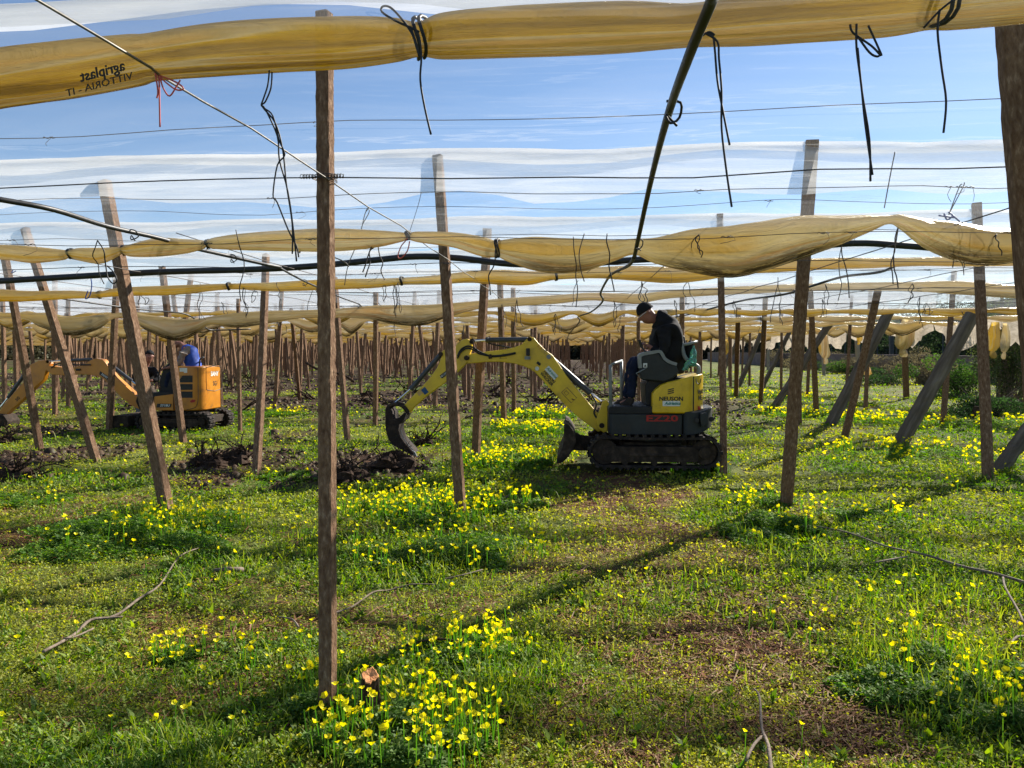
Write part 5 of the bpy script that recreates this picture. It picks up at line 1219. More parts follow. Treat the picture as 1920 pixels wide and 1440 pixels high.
mark('WACKER', 1025, 711, .055, ink_m, Y=YB - .009, parent=bm_o, rot=ra, bold=.0015)
mark('NEUSON', 1030, 706.5, .052, ink_m, Y=YB - .009, parent=bm_o, rot=ra, bold=.0015)
def frame(px, py, w, h, mat, parent, Y, ang, name='sticker_frame', t=.005):
    c = W(px, py, Y); X = Vector((math.cos(ang), 0, math.sin(ang))); Z = Vector((-math.sin(ang), 0, math.cos(ang))); q = [c - X * w / 2 - Z * h / 2, c + X * w / 2 - Z * h / 2, c + X * w / 2 + Z * h / 2, c - X * w / 2 + Z * h / 2]
    m = MB(); m.tube(q + [q[0]], t, 4); return m.build(name, mat, parent)
brown_ink = mat_noise('brown_ink', [(.3, (.12, .05, .02)), (.7, (.18, .08, .03))], 10, rough=.5, bump=0)
frame(1067, 741, .19, .10, brown_ink, bm_o, YB, ra); frame(1062, 737, .05, .045, brown_ink, bm_o, YB, ra, t=.004)
m = MB(); m.tube([W(1072, 748, YB - .002), W(1077, 750, YB - .002)], .008, 6); m.build('sticker_mark', brown_ink, bm_o)
frame(1013, 650, .05, .05, redink_m, bm_o, YB, -.7, t=.004)
m = MB(); tri = [W(937, 672.5, YB), W(950, 672.5, YB), W(943.5, 662, YB)]; m.tube(tri + [tri[0]], .0035, 4); m.build('sticker_frame', brown_ink, bm_o)
# stick
YS = YC - .055
st_o = slab('dipper_arm', [(828, 668), (826, 661), (834, 655), (852, 653), (857, 644), (866, 637), (876, 635), (884, 640), (885, 652), (881, 664), (879, 678), (870, 686), (858, 698), (842, 712), (820, 728), (796, 746), (776, 764), (768, 775), (758, 773), (754, 764), (764, 752), (786, 730), (806, 708), (820, 688)], YS, YS + .11, yel_m, ex, .012)
slab('dipper_tip_band', [(781, 736), (797, 724), (801, 730), (786, 743)], YS - .004, YS, mat_noise('faded_yellow_patch', [(.3, (.5, .3, .1)), (.7, (.6, .4, .14))], 6, rough=.6), st_o, .001)
rot_rect(796.5, 733, .065, .085, mat_noise('blue_sticker', [(.3, (.01, .05, .14)), (.7, (.02, .09, .22))], 6, rough=.5), 'blue_sticker', st_o, YS - .005, math.radians(38))
rot_rect(833, 702, .12, .05, ink_m, 'brand_plate', st_o, YS - .004, math.radians(38)); mark('NEUSON', 833, 702, .034, white_m, Y=YS - .008, parent=st_o, rot=math.radians(38))
pin(826, 664, .032, YS - .03, YS + .14, st_o); pin(884, 641, .028, YS - .03, YS + .14, st_o)
# hoses over the elbow
for dz in (0, 4): pipe('hydraulic_hose', [W(858, 672 - dz, YS - .03), W(864, 660 - dz, YS - .04), W(876, 653 - dz, YS - .04), W(888, 656 - dz, YS - .04), W(898, 663 - dz, YS - .03), W(916, 667, YS - .03)], .012, ink_m, st_o, 8, 4)
pipe('hydraulic_hose', [W(915, 643, YC), W(930, 647, YC - .03), W(955, 652, YC - .03), W(972, 656, YC - .03)], .011, ink_m, bm_o, 8, 4)
# cylinders
def ram(p0, p1, p2, r, parent, Y):
    m = MB(); a, b, c = W(*p0, Y), W(*p1, Y), W(*p2, Y); m.tube([a, b], r, 16); m.tube([b - (b - a).normalized() * .03, b + (b - a).normalized() * .012], r * 1.12, 16); o = bevel(m.build('cylinder', cyl_m, parent), .004)
    m = MB(); m.tube([b, c], r * .5, 12); m.build('piston_rod', chrome_m, o)
    m = MB(); m.tube([c + Vector((0, -.05, 0)), c + Vector((0, .05, 0))], r * .95, 12); m.build('rod_eye', muddy_m, o); return o
ram((990, 637), (912, 637.5), (886, 639.5), .036, ex, YC)
ram((1030, 670), (1106, 737), (1131, 757), .045, ex, YC)
ram((826, 665), (771, 729), (737, 759), .034, ex, YC)
pipe('hydraulic_hose', [W(1109, 740, YC - .05), W(1118, 757, YC - .08), W(1114, 775, YC - .09), W(1124, 790, YC - .1)], .012, ink_m, bm_o, 8, 4)
# bucket linkage + bucket
lk = smooth_path([W(a, b, YC) for a, b in [(728, 768), (733, 760), (744, 757), (756, 760), (764, 768), (768, 776)]], 4)
m = MB()
for dy in (-.07, .07): m.tube([p + Vector((0, dy, 0)) for p in lk], .028, 8)
m.build('bucket_link', muddy_m, ex, smooth=True)
mud2 = mat_noise('earthy_bucket', [(.3, (.01, .007, .006)), (.55, (.03, .02, .015)), (.75, (.08, .055, .04))], 8, rough=.9, bump=1, bscale=20)
bk = slab('bucket', [(722, 768), (728, 764), (735, 772), (738, 786), (747, 784), (755, 776), (762, 776), (757, 788), (749, 794), (747, 806), (751, 820), (760, 832), (773, 846), (776, 851), (768, 852), (752, 843), (738, 836), (728, 824), (723, 808), (722, 792)], YC - .17, YC + .17, mud2, ex, .008)
m = MB()
for i in range(3): y = YC - .14 + .13 * i; m.prism([W(764, 838, y), W(778, 848, y), W(782, 856, y), W(768, 852, y)], (0, .03, 0))
m.build('bucket_tooth', chrome_m if False else lgrey_m, bk)
m = MB()
for i in range(3): m.tube(smooth_path([W(751, 806, YC - .175), W(756, 820, YC - .176), W(764, 832, YC - .176), W(775, 844, YC - .175)], 3), .006, 5)
m.build('worn_edge', lgrey_m, bk)
# things on the machine: green bottle, black bag
def lathe(name, c, prof, mat, parent=None, n=16, tilt=(0, 0)):
    V = []
    for z, r in prof:
        for j in range(n):
            a = 2 * math.pi * j / n; V.append((c[0] + r * math.cos(a) + z * tilt[0], c[1] + r * math.sin(a) + z * tilt[1], c[2] + z))
    F = [(i * n + j, i * n + (j + 1) % n, (i + 1) * n + (j + 1) % n, (i + 1) * n + j) for i in range(len(prof) - 1) for j in range(n)]
    F += [tuple(range(n - 1, -1, -1)), tuple((len(prof) - 1) * n + j for j in range(n))]
    return pymesh(name, V, F, mat, parent, smooth=True)
gm, gnt, gout = newmat('green_bottle_plastic'); gp = N(gnt, 'ShaderNodeBsdfPrincipled', Roughness=.15); gp.inputs['Base Color'].default_value = (.16, .5, .4, 1); gp.inputs['Transmission Weight'].default_value = .65; gnt.links.new(gp.outputs[0], gout.inputs[0])
c = W(1299, 688, YN + .16)
o = lathe('water_bottle', c, [(0, .02), (.01, .042), (.10, .043), (.11, .039), (.12, .043), (.19, .043), (.235, .02), (.25, .014), (.27, .014), (.275, .005)], gm, None, 16, (.03, .0)); tag(o, 'pale green plastic bottle hung on the grey roll bar', 'bottle')
c = W(1284, 695, YN + .1); o = lathe('crumpled_bottle', c, [(0, .02), (.012, .045), (.05, .034), (.09, .046), (.12, .03), (.15, .014), (.165, .012)], gm, None, 12, (.4, .0)); tag(o, 'crumpled teal plastic bottle lying on the engine cover', 'bottle')
c = W(1291, 690, YN + .3); o = lathe('black_bag', c, [(0, .03), (.03, .06), (.12, .065), (.2, .05), (.26, .06), (.33, .035), (.36, .012)], black_cloth, None, 12, (.05, .0)); tag(o, 'black cloth bag hanging behind the seat', 'bag')

# ================= PEOPLE =================
LIMB = {'hip', 'belly', 'chest', 'neckb'} | {a + b for a in 'nflr' for b in ('sh', 'el', 'th', 'kn', 'cf', 'an', 'to', 's', 'e', 't', 'k', 'a', 'o')} | {'rel'}
def skin_body(name, nodes, edges, root, mat, parent=None, sub=2, shape=None):
    for k_ in nodes:
        if name == 'person' and len(nodes) > 30 and k_ in LIMB: r_ = nodes[k_][1]; nodes[k_] = (nodes[k_][0], tuple(q * .72 for q in r_) if hasattr(r_, '__len__') else r_ * .72)
    names = list(nodes); V = [nodes[k][0] for k in names]; ix = {k: i for i, k in enumerate(names)}
    me = bpy.data.meshes.new(name); o = bpy.data.objects.new(name, me); C.objects.link(o)
    me.from_pydata([tuple(v) for v in V], [(ix[a], ix[b]) for a, b in edges], []); me.update()
    sk = o.modifiers.new('skin', 'SKIN'); sk.use_smooth_shade = True
    for i, k in enumerate(names):
        r = nodes[k][1]; me.skin_vertices[0].data[i].radius = (r, r) if not hasattr(r, '__len__') else r; me.skin_vertices[0].data[i].use_root = (k == root)
    ss = o.modifiers.new('sub', 'SUBSURF'); ss.levels = sub; ss.render_levels = sub
    dg = bpy.context.evaluated_depsgraph_get(); ev = bpy.data.meshes.new_from_object(o.evaluated_get(dg)); bpy.data.objects.remove(o)
    n = len(ev.vertices); co = np.empty(n * 3); ev.vertices.foreach_get('co', co); co = co.reshape(-1, 3)
    if shape is not None: co = shape(co)
    base = Vector((co[:, 0].mean(), co[:, 1].mean(), co[:, 2].min())) if parent is None else parent_world(parent)
    ev.vertices.foreach_set('co', (co - np.array(base)).ravel()); ev.materials.clear(); ev.materials.append(mat); ev.name = name
    ev.polygons.foreach_set('use_smooth', np.ones(len(ev.polygons), bool)); ev.update()
    ob = bpy.data.objects.new(name, ev); C.objects.link(ob)
    if parent is None: ob.location = base
    else: ob.parent = parent
    return ob
def hand_nodes(nd, ed, wrist, tag_, d, up, s=1.0, curl=.8):
    """palm and five separate bent fingers; d = direction of the hand, up = back of the hand"""
    d = Vector(d).normalized(); up = Vector(up).normalized(); side = d.cross(up).normalized(); w = Vector(nd[wrist][0])
    nd[tag_ + 'palm'] = (w + d * .045 * s, (.026 * s, .018 * s)); ed.append((wrist, tag_ + 'palm'))
    nd[tag_ + 'palm2'] = (w + d * .075 * s, (.03 * s, .015 * s)); ed.append((tag_ + 'palm', tag_ + 'palm2'))
    for i, (off, L) in enumerate(((-.03, .062), (-.010, .074), (.010, .07), (.029, .055))):
        k = tag_ + 'f%d' % i; p = w + d * .09 * s + side * off * s; nd[k + 'a'] = (p, .0095 * s); ed.append((tag_ + 'palm2', k + 'a'))
        p = p + (d * math.cos(curl * .5) - up * math.sin(curl * .5)) * L * .5 * s; nd[k + 'b'] = (p, .0085 * s); ed.append((k + 'a', k + 'b'))
        p = p + (d * math.cos(curl * 1.6) - up * math.sin(curl * 1.6)) * L * .5 * s; nd[k + 'c'] = (p, .0075 * s); ed.append((k + 'b', k + 'c'))
    p = w + d * .03 * s - side * .035 * s; nd[tag_ + 'ta'] = (p, .012 * s); ed.append((tag_ + 'palm', tag_ + 'ta'))
    p = p + (d * .7 - side * .5 - up * .4) * .035 * s; nd[tag_ + 'tb'] = (p, .010 * s); ed.append((tag_ + 'ta', tag_ + 'tb'))
    p = p + (d * .9 - up * .4) * .028 * s; nd[tag_ + 'tc'] = (p, .008 * s); ed.append((tag_ + 'tb', tag_ + 'tc'))
def head_shape(c, fwd, up, s=1.0):
    """push a skinned head towards a face: flat sides, brow, nose, lips, chin, ears"""
    c = Vector(c); f = Vector(fwd).normalized(); u = Vector(up).normalized(); u = (u - f * u.dot(f)).normalized(); l = f.cross(u)
    cN, fN, uN, lN = (np.array(q) for q in (c, f, u, l))
    def fn(co):
        d = co - cN; a = d @ fN; b = d @ uN; e = d @ lN; r = np.linalg.norm(d, axis=1); mk = np.clip((.17 * s - r) / (.04 * s), 0, 1)
        def bump(a0, b0, e0, rad, amt):
            q = ((a - a0 * s) ** 2 + (b - b0 * s) ** 2 + (e - e0 * s) ** 2) / (rad * s) ** 2; return np.exp(-q) * amt * s * mk
        push = bump(.10, -.012, 0, .026, .05) + bump(.095, .03, 0, .05, .008) + bump(.085, -.06, 0, .026, .010) + bump(.075, -.095, 0, .034, .016) \
            - bump(.09, .012, .032, .02, .013) - bump(.09, .012, -.032, .02, .013) - bump(.095, -.043, 0, .014, .006)
        co2 = co + push[:, None] * fN
        for sd in (1, -1): co2 = co2 + (bump(-.005, -.005, .085 * sd, .024, .024) * sd)[:, None] * lN - bump(-.005, -.005, .075 * sd, .02, .006)[:, None] * fN
        return co2
    return fn

# --- operator in black on the yellow machine ---
Yo = 10.02
def J(px, py, dy=0): return W(px, py, Yo + dy)
nd = {'hip': (J(1256, 692), (.15, .12)), 'belly': (J(1257, 668), (.15, .12)), 'chest': (J(1249, 632), (.165, .125)), 'neckb': (J(1236, 604), .075), 'neck': (J(1226, 598), .068),
      'head0': (J(1218, 594), .092), 'head1': (J(1210, 586), (.10, .108)), 'head2': (J(1205, 577), .08), 'jaw': (J(1210, 605), .045)}
ed = [('hip', 'belly'), ('belly', 'chest'), ('chest', 'neckb'), ('neckb', 'neck'), ('neck', 'head0'), ('head0', 'head1'), ('head1', 'head2'), ('head0', 'jaw')]
for s_, sg in (('n', -1), ('f', 1)):
    nd[s_ + 'sh'] = (J(1243, 617, .19 * sg), .062); nd[s_ + 'el'] = (J(1241, 664, .25 * sg), .046); nd[s_ + 'wr'] = (J(1218, 650 if sg < 0 else 660, .20 * sg), .030)
    ed += [('chest', s_ + 'sh'), (s_ + 'sh', s_ + 'el'), (s_ + 'el', s_ + 'wr')]
    nd[s_ + 'th'] = (J(1246, 694, .10 * sg), .085); nd[s_ + 'kn'] = (J(1192 if sg < 0 else 1186, 674, .15 * sg), .062); nd[s_ + 'cf'] = (J(1182, 705, .13 * sg), .056); nd[s_ + 'an'] = (J(1172 if sg > 0 else 1182, 748, .12 * sg), .04); nd[s_ + 'to'] = (J(1156 if sg > 0 else 1162, 757, .12 * sg), .036)
    ed += [('hip', s_ + 'th'), (s_ + 'th', s_ + 'kn'), (s_ + 'kn', s_ + 'cf'), (s_ + 'cf', s_ + 'an'), (s_ + 'an', s_ + 'to')]
hand_nodes(nd, ed, 'nwr', 'n', W(1203, 643, Yo - .22) - W(1218, 650, Yo - .2), (0, -.2, 1), 1.05, 1.0)
hand_nodes(nd, ed, 'fwr', 'f', W(1200, 655, Yo + .22) - W(1218, 660, Yo + .2), (0, .2, 1), 1.05, 1.0)
fwd = (J(1200, 597) - J(1213, 586)).normalized()
fwd = (fwd + Vector((0, -.12, 0))).normalized(); upv = (J(1202, 570) - J(1217, 592)).normalized()
hc = J(1211, 586)
op = skin_body('person', nd, ed, 'hip', skin_m, None, 4, head_shape(hc, fwd, upv, 1.0))
tag(op, 'seated worker in black hooded jacket and black beanie, head bowed, hand on a lever', 'person')
# beanie
def cap(name, c, up, r, mat, parent, fwdv, cov=.15, sq=(1, 1, 1)):
    c = Vector(c); u = Vector(up).normalized(); f = (Vector(fwdv) - u * Vector(fwdv).dot(u)).normalized(); l = f.cross(u); V = []; n = 20; m_ = 10
    for i in range(m_ + 1):
        ph = (math.pi / 2 + cov) * i / m_
        for j in range(n):
            a = 2 * math.pi * j / n; fold = 1 + .012 * math.sin(a * 9) + (.03 if i >= m_ - 1 else 0)
            V.append(c + u * r * 1.08 * math.cos(ph) * sq[2] + (f * math.cos(a) * sq[0] + l * math.sin(a) * sq[1]) * r * math.sin(ph) * fold)
    F = [(i * n + j, i * n + (j + 1) % n, (i + 1) * n + (j + 1) % n, (i + 1) * n + j) for i in range(m_) for j in range(n)]
    return pymesh(name, V, F, mat, parent, smooth=True)
cap('beanie', hc + upv * .028 - fwd * .006, upv - fwd * .06, .108, black_cloth, op, fwd, .12, (1.08, .95, 1.0))
# jacket
jn = {'b': (J(1254, 690), (.25, .24)), 'c': (J(1250, 655), (.27, .25)), 'd': (J(1250, 617), (.27, .23)), 'e': (J(1244, 600), (.19, .16)), 'col': (J(1230, 596), (.10, .10))}
je = [('b', 'c'), ('c', 'd'), ('d', 'e'), ('e', 'col')]
jn['h'] = (J(1241, 586), (.12, .08)); jn['h2'] = (J(1252, 588), (.10, .06)); je += [('e', 'h'), ('h', 'h2')]
for s_, sg in (('n', -1), ('f', 1)):
    jn[s_ + 's'] = (J(1245, 619, .2 * sg), .10); jn[s_ + 'm'] = (J(1247, 642, .26 * sg), .088); jn[s_ + 'e'] = (J(1243, 664, .27 * sg), .08); jn[s_ + 'w'] = (J(1221, 651 if sg < 0 else 660, .205 * sg), .046)
    je += [('d', s_ + 's'), (s_ + 's', s_ + 'm'), (s_ + 'm', s_ + 'e'), (s_ + 'e', s_ + 'w')]
def crease(co):
    q = np.sin(co[:, 0] * 47 + co[:, 2] * 31) * .004 + np.sin(co[:, 2] * 73 + co[:, 0] * 20 + co[:, 1] * 30) * .004; o = co.copy(); o[:, 1] += q; o[:, 0] += q; return o
skin_body('jacket', jn, je, 'b', black_cloth, op, 3, crease)
tn = {'hip': (J(1256, 697), (.165, .12))}; te = []
for s_, sg in (('n', -1), ('f', 1)):
    kx = 1192 if sg < 0 else 1186
    tn[s_ + 't'] = (J(1244, 694, .11 * sg), .10); tn[s_ + 'q'] = (J(1215, 682, .13 * sg), .088); tn[s_ + 'k'] = (J(kx, 675, .15 * sg), .078); tn[s_ + 'c'] = (J(kx - 5, 700, .14 * sg), .072); tn[s_ + 'd'] = (J(kx - 7, 725, .13 * sg), .064); tn[s_ + 'a'] = (J(1183 if sg < 0 else 1172, 747, .12 * sg), .062)
    te += [('hip', s_ + 't'), (s_ + 't', s_ + 'q'), (s_ + 'q', s_ + 'k'), (s_ + 'k', s_ + 'c'), (s_ + 'c', s_ + 'd'), (s_ + 'd', s_ + 'a')]
skin_body('jeans', tn, te, 'hip', jeans_m, op, 2, crease)
for sg in (-1, 1):
    ax = 1183 if sg < 0 else 1172
    bn = {'t': (J(ax, 744, .12 * sg), .056), 'a': (J(ax, 754, .12 * sg), .052), 'h': (J(ax + 3, 758, .12 * sg), .045), 'm': (J(ax - 11, 758, .12 * sg), .048), 'e': (J(ax - 22, 759, .12 * sg), .04)}
    skin_body('boot', bn, [('t', 'a'), ('a', 'h'), ('a', 'm'), ('m', 'e')], 'a', boot_m, op, 2)
# spectacle temple arm
m = MB(); l_ = fwd.cross(upv).normalized(); l_ = l_ if l_.y < 0 else -l_
m.tube([hc + l_ * .094 - fwd * .01 + upv * .006, hc + l_ * .09 + fwd * .06 + upv * .012, hc + l_ * .07 + fwd * .10 + upv * .012], .004, 5)
m.tube([hc + l_ * .07 + fwd * .10 + upv * .012, hc + l_ * .01 + fwd * .118 + upv * .012, hc - l_ * .06 + fwd * .10 + upv * .012], .004, 5); m.build('spectacles', white_m, op)

# ---------- orange machine ----------
ZN = 14.25; ZF = 15.2; ZC = 14.72
e2 = empty('mini_excavator', (G(350, 800).x, ZC, 0), 'orange yellow compact digger with louvred engine cover, behind the leaning posts', 'excavator')
def w2(px, Y=ZN): return W(px, 740, Y).x
def z2(py, Y=ZN): return W(350, py, Y).z
track(e2, w2(256), w2(394), z2(775), z2(806), ZN - .05, ZN + .17)
track(e2, w2(256), w2(394), z2(775), z2(806), ZF - .17, ZF + .05)
m = MB(); m.box((w2(350), ZC, z2(788)), (.8, .7, .14)); m.tube([(w2(345), ZC, z2(782)), (w2(345), ZC, z2(768))], .27, 28); bevel(m.build('undercarriage', muddy_m, e2), .012)
slab('dozer_blade', [(207, 784), (212, 779), (240, 780), (240, 800), (212, 803), (206, 800)], ZN - .12, ZF + .1, muddy_m, e2, .01)
slab('blade_arm', [(238, 782), (272, 784), (272, 794), (238, 796)], ZN + .2, ZN + .28, ora_m, e2, .006); slab('blade_arm', [(238, 782), (272, 784), (272, 794), (238, 796)], ZF - .3, ZF - .22, ora_m, e2, .006)
def b2(x0, x1, ya, yb, rc): return rbody(x0, x1, ya, yb, rc, 12)
bd = plan_body('engine_cover', b2(w2(326), w2(378), ZN, ZF, .2), z2(770), lambda x, y: z2(687), ora_m, e2, .045)
plan_body('front_skirt', rbody(w2(286), w2(325), ZN + .01, ZF - .01, .03), z2(770), lambda x, y: z2(744) + .05 * (x - w2(286)) / .4, ora_m, e2, .012)
plan_body('floor_plate', rbody(w2(284), w2(327), ZN + .02, ZF - .02, .03), z2(744) - .01, lambda x, y: z2(736), seat_m, e2, .01)
m = MB(); m.box(((w2(330) + w2(370)) / 2, ZC, z2(772)), (.36, .7, .05)); m.build('counterweight', muddy_m, e2)
for (a, b, c_, d_) in ((337, 361, 704, 717), (337, 361, 720, 731), (338, 361, 734, 746)):
    poly = [W(a + (6 if c_ == 704 else 0), c_, ZN - .002), W(b, c_, ZN - .002), W(b, d_, ZN - .002), W(a, d_, ZN - .002), W(a, c_ + 7, ZN - .002)]
    v = MB().prism(poly, (0, .02, 0)).build('vent', ink_m, bd)
    m = MB()
    for k in range(4): zz = d_ - (k + .5) * (d_ - c_) / 4; m.prism([W(a + 1, zz, ZN - .006), W(b - 1, zz, ZN - .006), W(b - 1, zz - 1, ZN - .006), W(a + 1, zz - 1, ZN - .006)], (0, .005, 0))
    m.build('louvre', dgrey_m, v)
def seam(pts, Y, parent, r=.006):
    m = MB(); m.tube(smooth_path([W(a, b, Y) for a, b in pts], 3), r, 5); m.build('panel_seam', ink_m, parent)
seam([(325, 744), (325, 768)], ZN + .004, bd)
xr_ = w2(378)
seam([(371, 690), (371.5, 730), (371, 752), (366, 764), (350, 768)], ZN - .001, bd)
def rearp(y, z): return (xr_ + .001, ZN + y, z)
m = MB(); q = [rearp(.22, 1.26), rearp(.84, 1.26), rearp(.84, .80), rearp(.26, .80), rearp(.20, .88), rearp(.20, 1.22), rearp(.22, 1.26)]; m.tube(smooth_path(q, 2), .007, 5); m.build('panel_seam', ink_m, bd)
text_mesh('SANY', .13, white_m, bd, rearp(.56, 1.12), (0, 1, 0), (0, 0, 1), sx=1.0, bold=.004)
text_mesh('SG', .13, ink_m, bd, rearp(.56, .92), (0, 1, 0), (0, 0, 1), sx=1.0, bold=.003)
m = MB(); m.prism([W(356, 752, ZN - .002), W(361, 749, ZN - .002), W(367, 750, ZN - .002), W(365, 754, ZN - .002), W(358, 755, ZN - .002)], (0, -.004, 0)); m.build('red_arrow_sticker', redink_m, bd)
m = MB(); m.prism([W(337, 690, ZN - .002), W(351, 690, ZN - .002), W(351, 699, ZN - .002), W(345, 699, ZN - .002), W(345, 697, ZN - .002), W(337, 697, ZN - .002)], (0, -.004, 0)); m.build('white_label', white_m, bd)
m = MB(); m.prism([W(295, 757, ZN + .006), W(322, 757, ZN + .006), W(320, 764, ZN + .006), W(293, 764, ZN + .006)], (0, -.004, 0)); pn = m.build('name_plate', ink_m, e2)
text_mesh('SY18U', .062, white_m, e2, W(309, 760.5, ZN - .002), (1, 0, 0), (0, 0, 1), sx=1.15, bold=.002, shear=.2)
slab('seat_back', [(336, 690), (338, 668), (346, 662), (352, 690)], ZN + .3, ZF - .3, seat_m, e2, .02) if False else None
m = MB(); m.tube(smooth_path([W(374, 688, ZN + .2), W(375, 674, ZN + .2), W(382, 670, ZN + .3), W(384, 675, ZF - .3), W(384, 688, ZF - .2)], 3), .016, 6); m.build('seat_frame', ink_m, e2)
slab('seat', [(326, 744), (324, 700), (322, 690), (316, 680), (305, 690), (298, 715), (300, 744)], ZN + .28, ZF - .28, seat_m, e2, .03)
pipe('lever', [W(300, 738, ZC - .2), W(297, 705, ZC - .2), W(306, 680, ZC - .2)], .012, ink_m, e2, 8, 3)
# boom & stick
ZB = ZC - .08
bo = slab('boom', [(86, 694), (82, 688), (90, 685), (130, 691), (155, 684), (170, 675), (180, 672), (192, 674), (200, 683), (206, 695), (218, 708), (240, 728), (262, 748), (268, 758), (262, 768), (248, 762), (226, 744), (206, 722), (190, 708), (172, 703), (150, 702), (120, 704), (96, 702)], ZB, ZB + .16, ora_m, e2, .012)
slab('dipper_arm', [(52, 692), (56, 684), (72, 676), (90, 675), (94, 682), (86, 696), (82, 712), (66, 726), (44, 748), (22, 768), (6, 784), (-6, 778), (6, 760), (26, 736), (44, 716)], ZB + .03, ZB + .15, ora_m, e2, .012)
m = MB(); m.prism([W(188, 696, ZB - .002), W(206, 708, ZB - .002), W(204, 714, ZB - .002), W(186, 702, ZB - .002)], (0, -.004, 0)); m.build('name_plate', ink_m, bo)
text_mesh('SANY', .06, white_m, bo, W(196, 705, ZB - .008), (math.cos(-.62), 0, math.sin(-.62)), (-math.sin(-.62), 0, math.cos(-.62)), bold=.001)
text_mesh('SG', .085, ink_m, e2, W(33, 748, ZB + .026), (math.cos(.75), 0, math.sin(.75)), (-math.sin(.75), 0, math.cos(.75)), bold=.002)
m = MB(); c = W(147, 693, ZB - .002); m.tube([(c.x - .05, c.y, c.z), (c.x + .05, c.y, c.z)], .022, 10); m.build('oval_badge', ink_m, bo)
ram((172, 674), (118, 677), (92, 678), .036, e2, ZC); ram((204, 682), (246, 714), (262, 727), .04, e2, ZC); ram((56, 688), (16, 745), (-6, 772), .036, e2, ZC)
pipe('hydraulic_hose', [W(170, 684, ZB - .03), W(140, 684, ZB - .03), W(112, 681, ZB - .03), (W(96, 690, ZB - .03))], .014, ink_m, bo, 8, 4)
slab('swing_bracket', [(254, 752), (262, 728), (272, 724), (284, 740), (286, 768), (262, 770)], ZC - .14, ZC + .14, muddy_m, e2, .01)
slab('bucket', [(-12, 776), (6, 778), (14, 790), (12, 815), (20, 835), (4, 838), (-12, 825)], ZC - .18, ZC + .18, muddy_m, e2, .01)

# --- operator in blue ---
def J2(px, py, dy=0): return W(px, py, ZC + dy)
nd = {'hip': (J2(363, 694), (.15, .12)), 'belly': (J2(363, 678), (.15, .12)), 'chest': (J2(352, 656), (.16, .12)), 'neckb': (J2(340, 645), .07), 'neck': (J2(335, 644), .06), 'h0': (J2(330, 646), .08), 'h1': (J2(323, 648), (.09, .095)), 'h2': (J2(318, 646), .07)}
ed = [('hip', 'belly'), ('belly', 'chest'), ('chest', 'neckb'), ('neckb', 'neck'), ('neck', 'h0'), ('h0', 'h1'), ('h1', 'h2')]
for s_, sg in (('n', -1), ('f', 1)):
    nd[s_ + 'sh'] = (J2(346, 655, .18 * sg), .06); nd[s_ + 'el'] = (J2(336, 682, .24 * sg), .045); nd[s_ + 'wr'] = (J2(314, 690, .2 * sg), .03); ed += [('chest', s_ + 'sh'), (s_ + 'sh', s_ + 'el'), (s_ + 'el', s_ + 'wr')]
    nd[s_ + 'th'] = (J2(355, 700, .1 * sg), .08); nd[s_ + 'kn'] = (J2(318, 700, .15 * sg), .06); nd[s_ + 'an'] = (J2(312, 732, .14 * sg), .042); nd[s_ + 'to'] = (J2(300, 733, .14 * sg), .036); ed += [('hip', s_ + 'th'), (s_ + 'th', s_ + 'kn'), (s_ + 'kn', s_ + 'an'), (s_ + 'an', s_ + 'to')]
hand_nodes(nd, ed, 'nwr', 'n', (-1, 0, -.1), (0, 0, 1)); hand_nodes(nd, ed, 'fwr', 'f', (-1, 0, -.1), (0, 0, 1))
f2 = Vector((-.85, -.1, -.5)).normalized(); u2 = Vector((-.5, 0, .85)).normalized()
p2 = skin_body('person', nd, ed, 'hip', skin_m, None, 2, head_shape(J2(323, 647), f2, u2)); tag(p2, 'bent worker in bright blue jacket seated on the orange digger, head hidden by film', 'person')
cap('hair', J2(323, 646) + u2 * .02 - f2 * .01, u2 - f2 * .3, .1, black_cloth, p2, f2, .1)
jn = {'a': (J2(364, 692), (.18, .15)), 'b': (J2(364, 674), (.2, .16)), 'c': (J2(355, 657), (.19, .14)), 'd': (J2(344, 648), (.12, .09))}; je = [('a', 'b'), ('b', 'c'), ('c', 'd')]
skin_body('blue_vest', jn, je, 'b', bluej_m, p2, 3, crease)
jn = {}; 
for s_, sg in (('n', -1), ('f', 1)):
    jn = {'s0': (J2(352, 656, .14 * sg), .07), 's': (J2(346, 656, .2 * sg), .078), 'm': (J2(341, 669, .235 * sg), .068), 'e': (J2(336, 682, .245 * sg), .062), 'w': (J2(318, 689, .2 * sg), .045)}
    skin_body('sleeve', jn, [('s0', 's'), ('s', 'm'), ('m', 'e'), ('e', 'w')], 's', grey_cloth if sg < 0 else bluej_m, p2, 2, crease)
tn = {'hip': (J2(362, 698), (.16, .12))}; te = []
for s_, sg in (('n', -1), ('f', 1)):
    tn[s_ + 't'] = (J2(354, 700, .11 * sg), .095); tn[s_ + 'k'] = (J2(318, 700, .15 * sg), .075); tn[s_ + 'a'] = (J2(312, 731, .14 * sg), .06); te += [('hip', s_ + 't'), (s_ + 't', s_ + 'k'), (s_ + 'k', s_ + 'a')]
skin_body('trousers', tn, te, 'hip', jeans_m, p2, 2, crease)
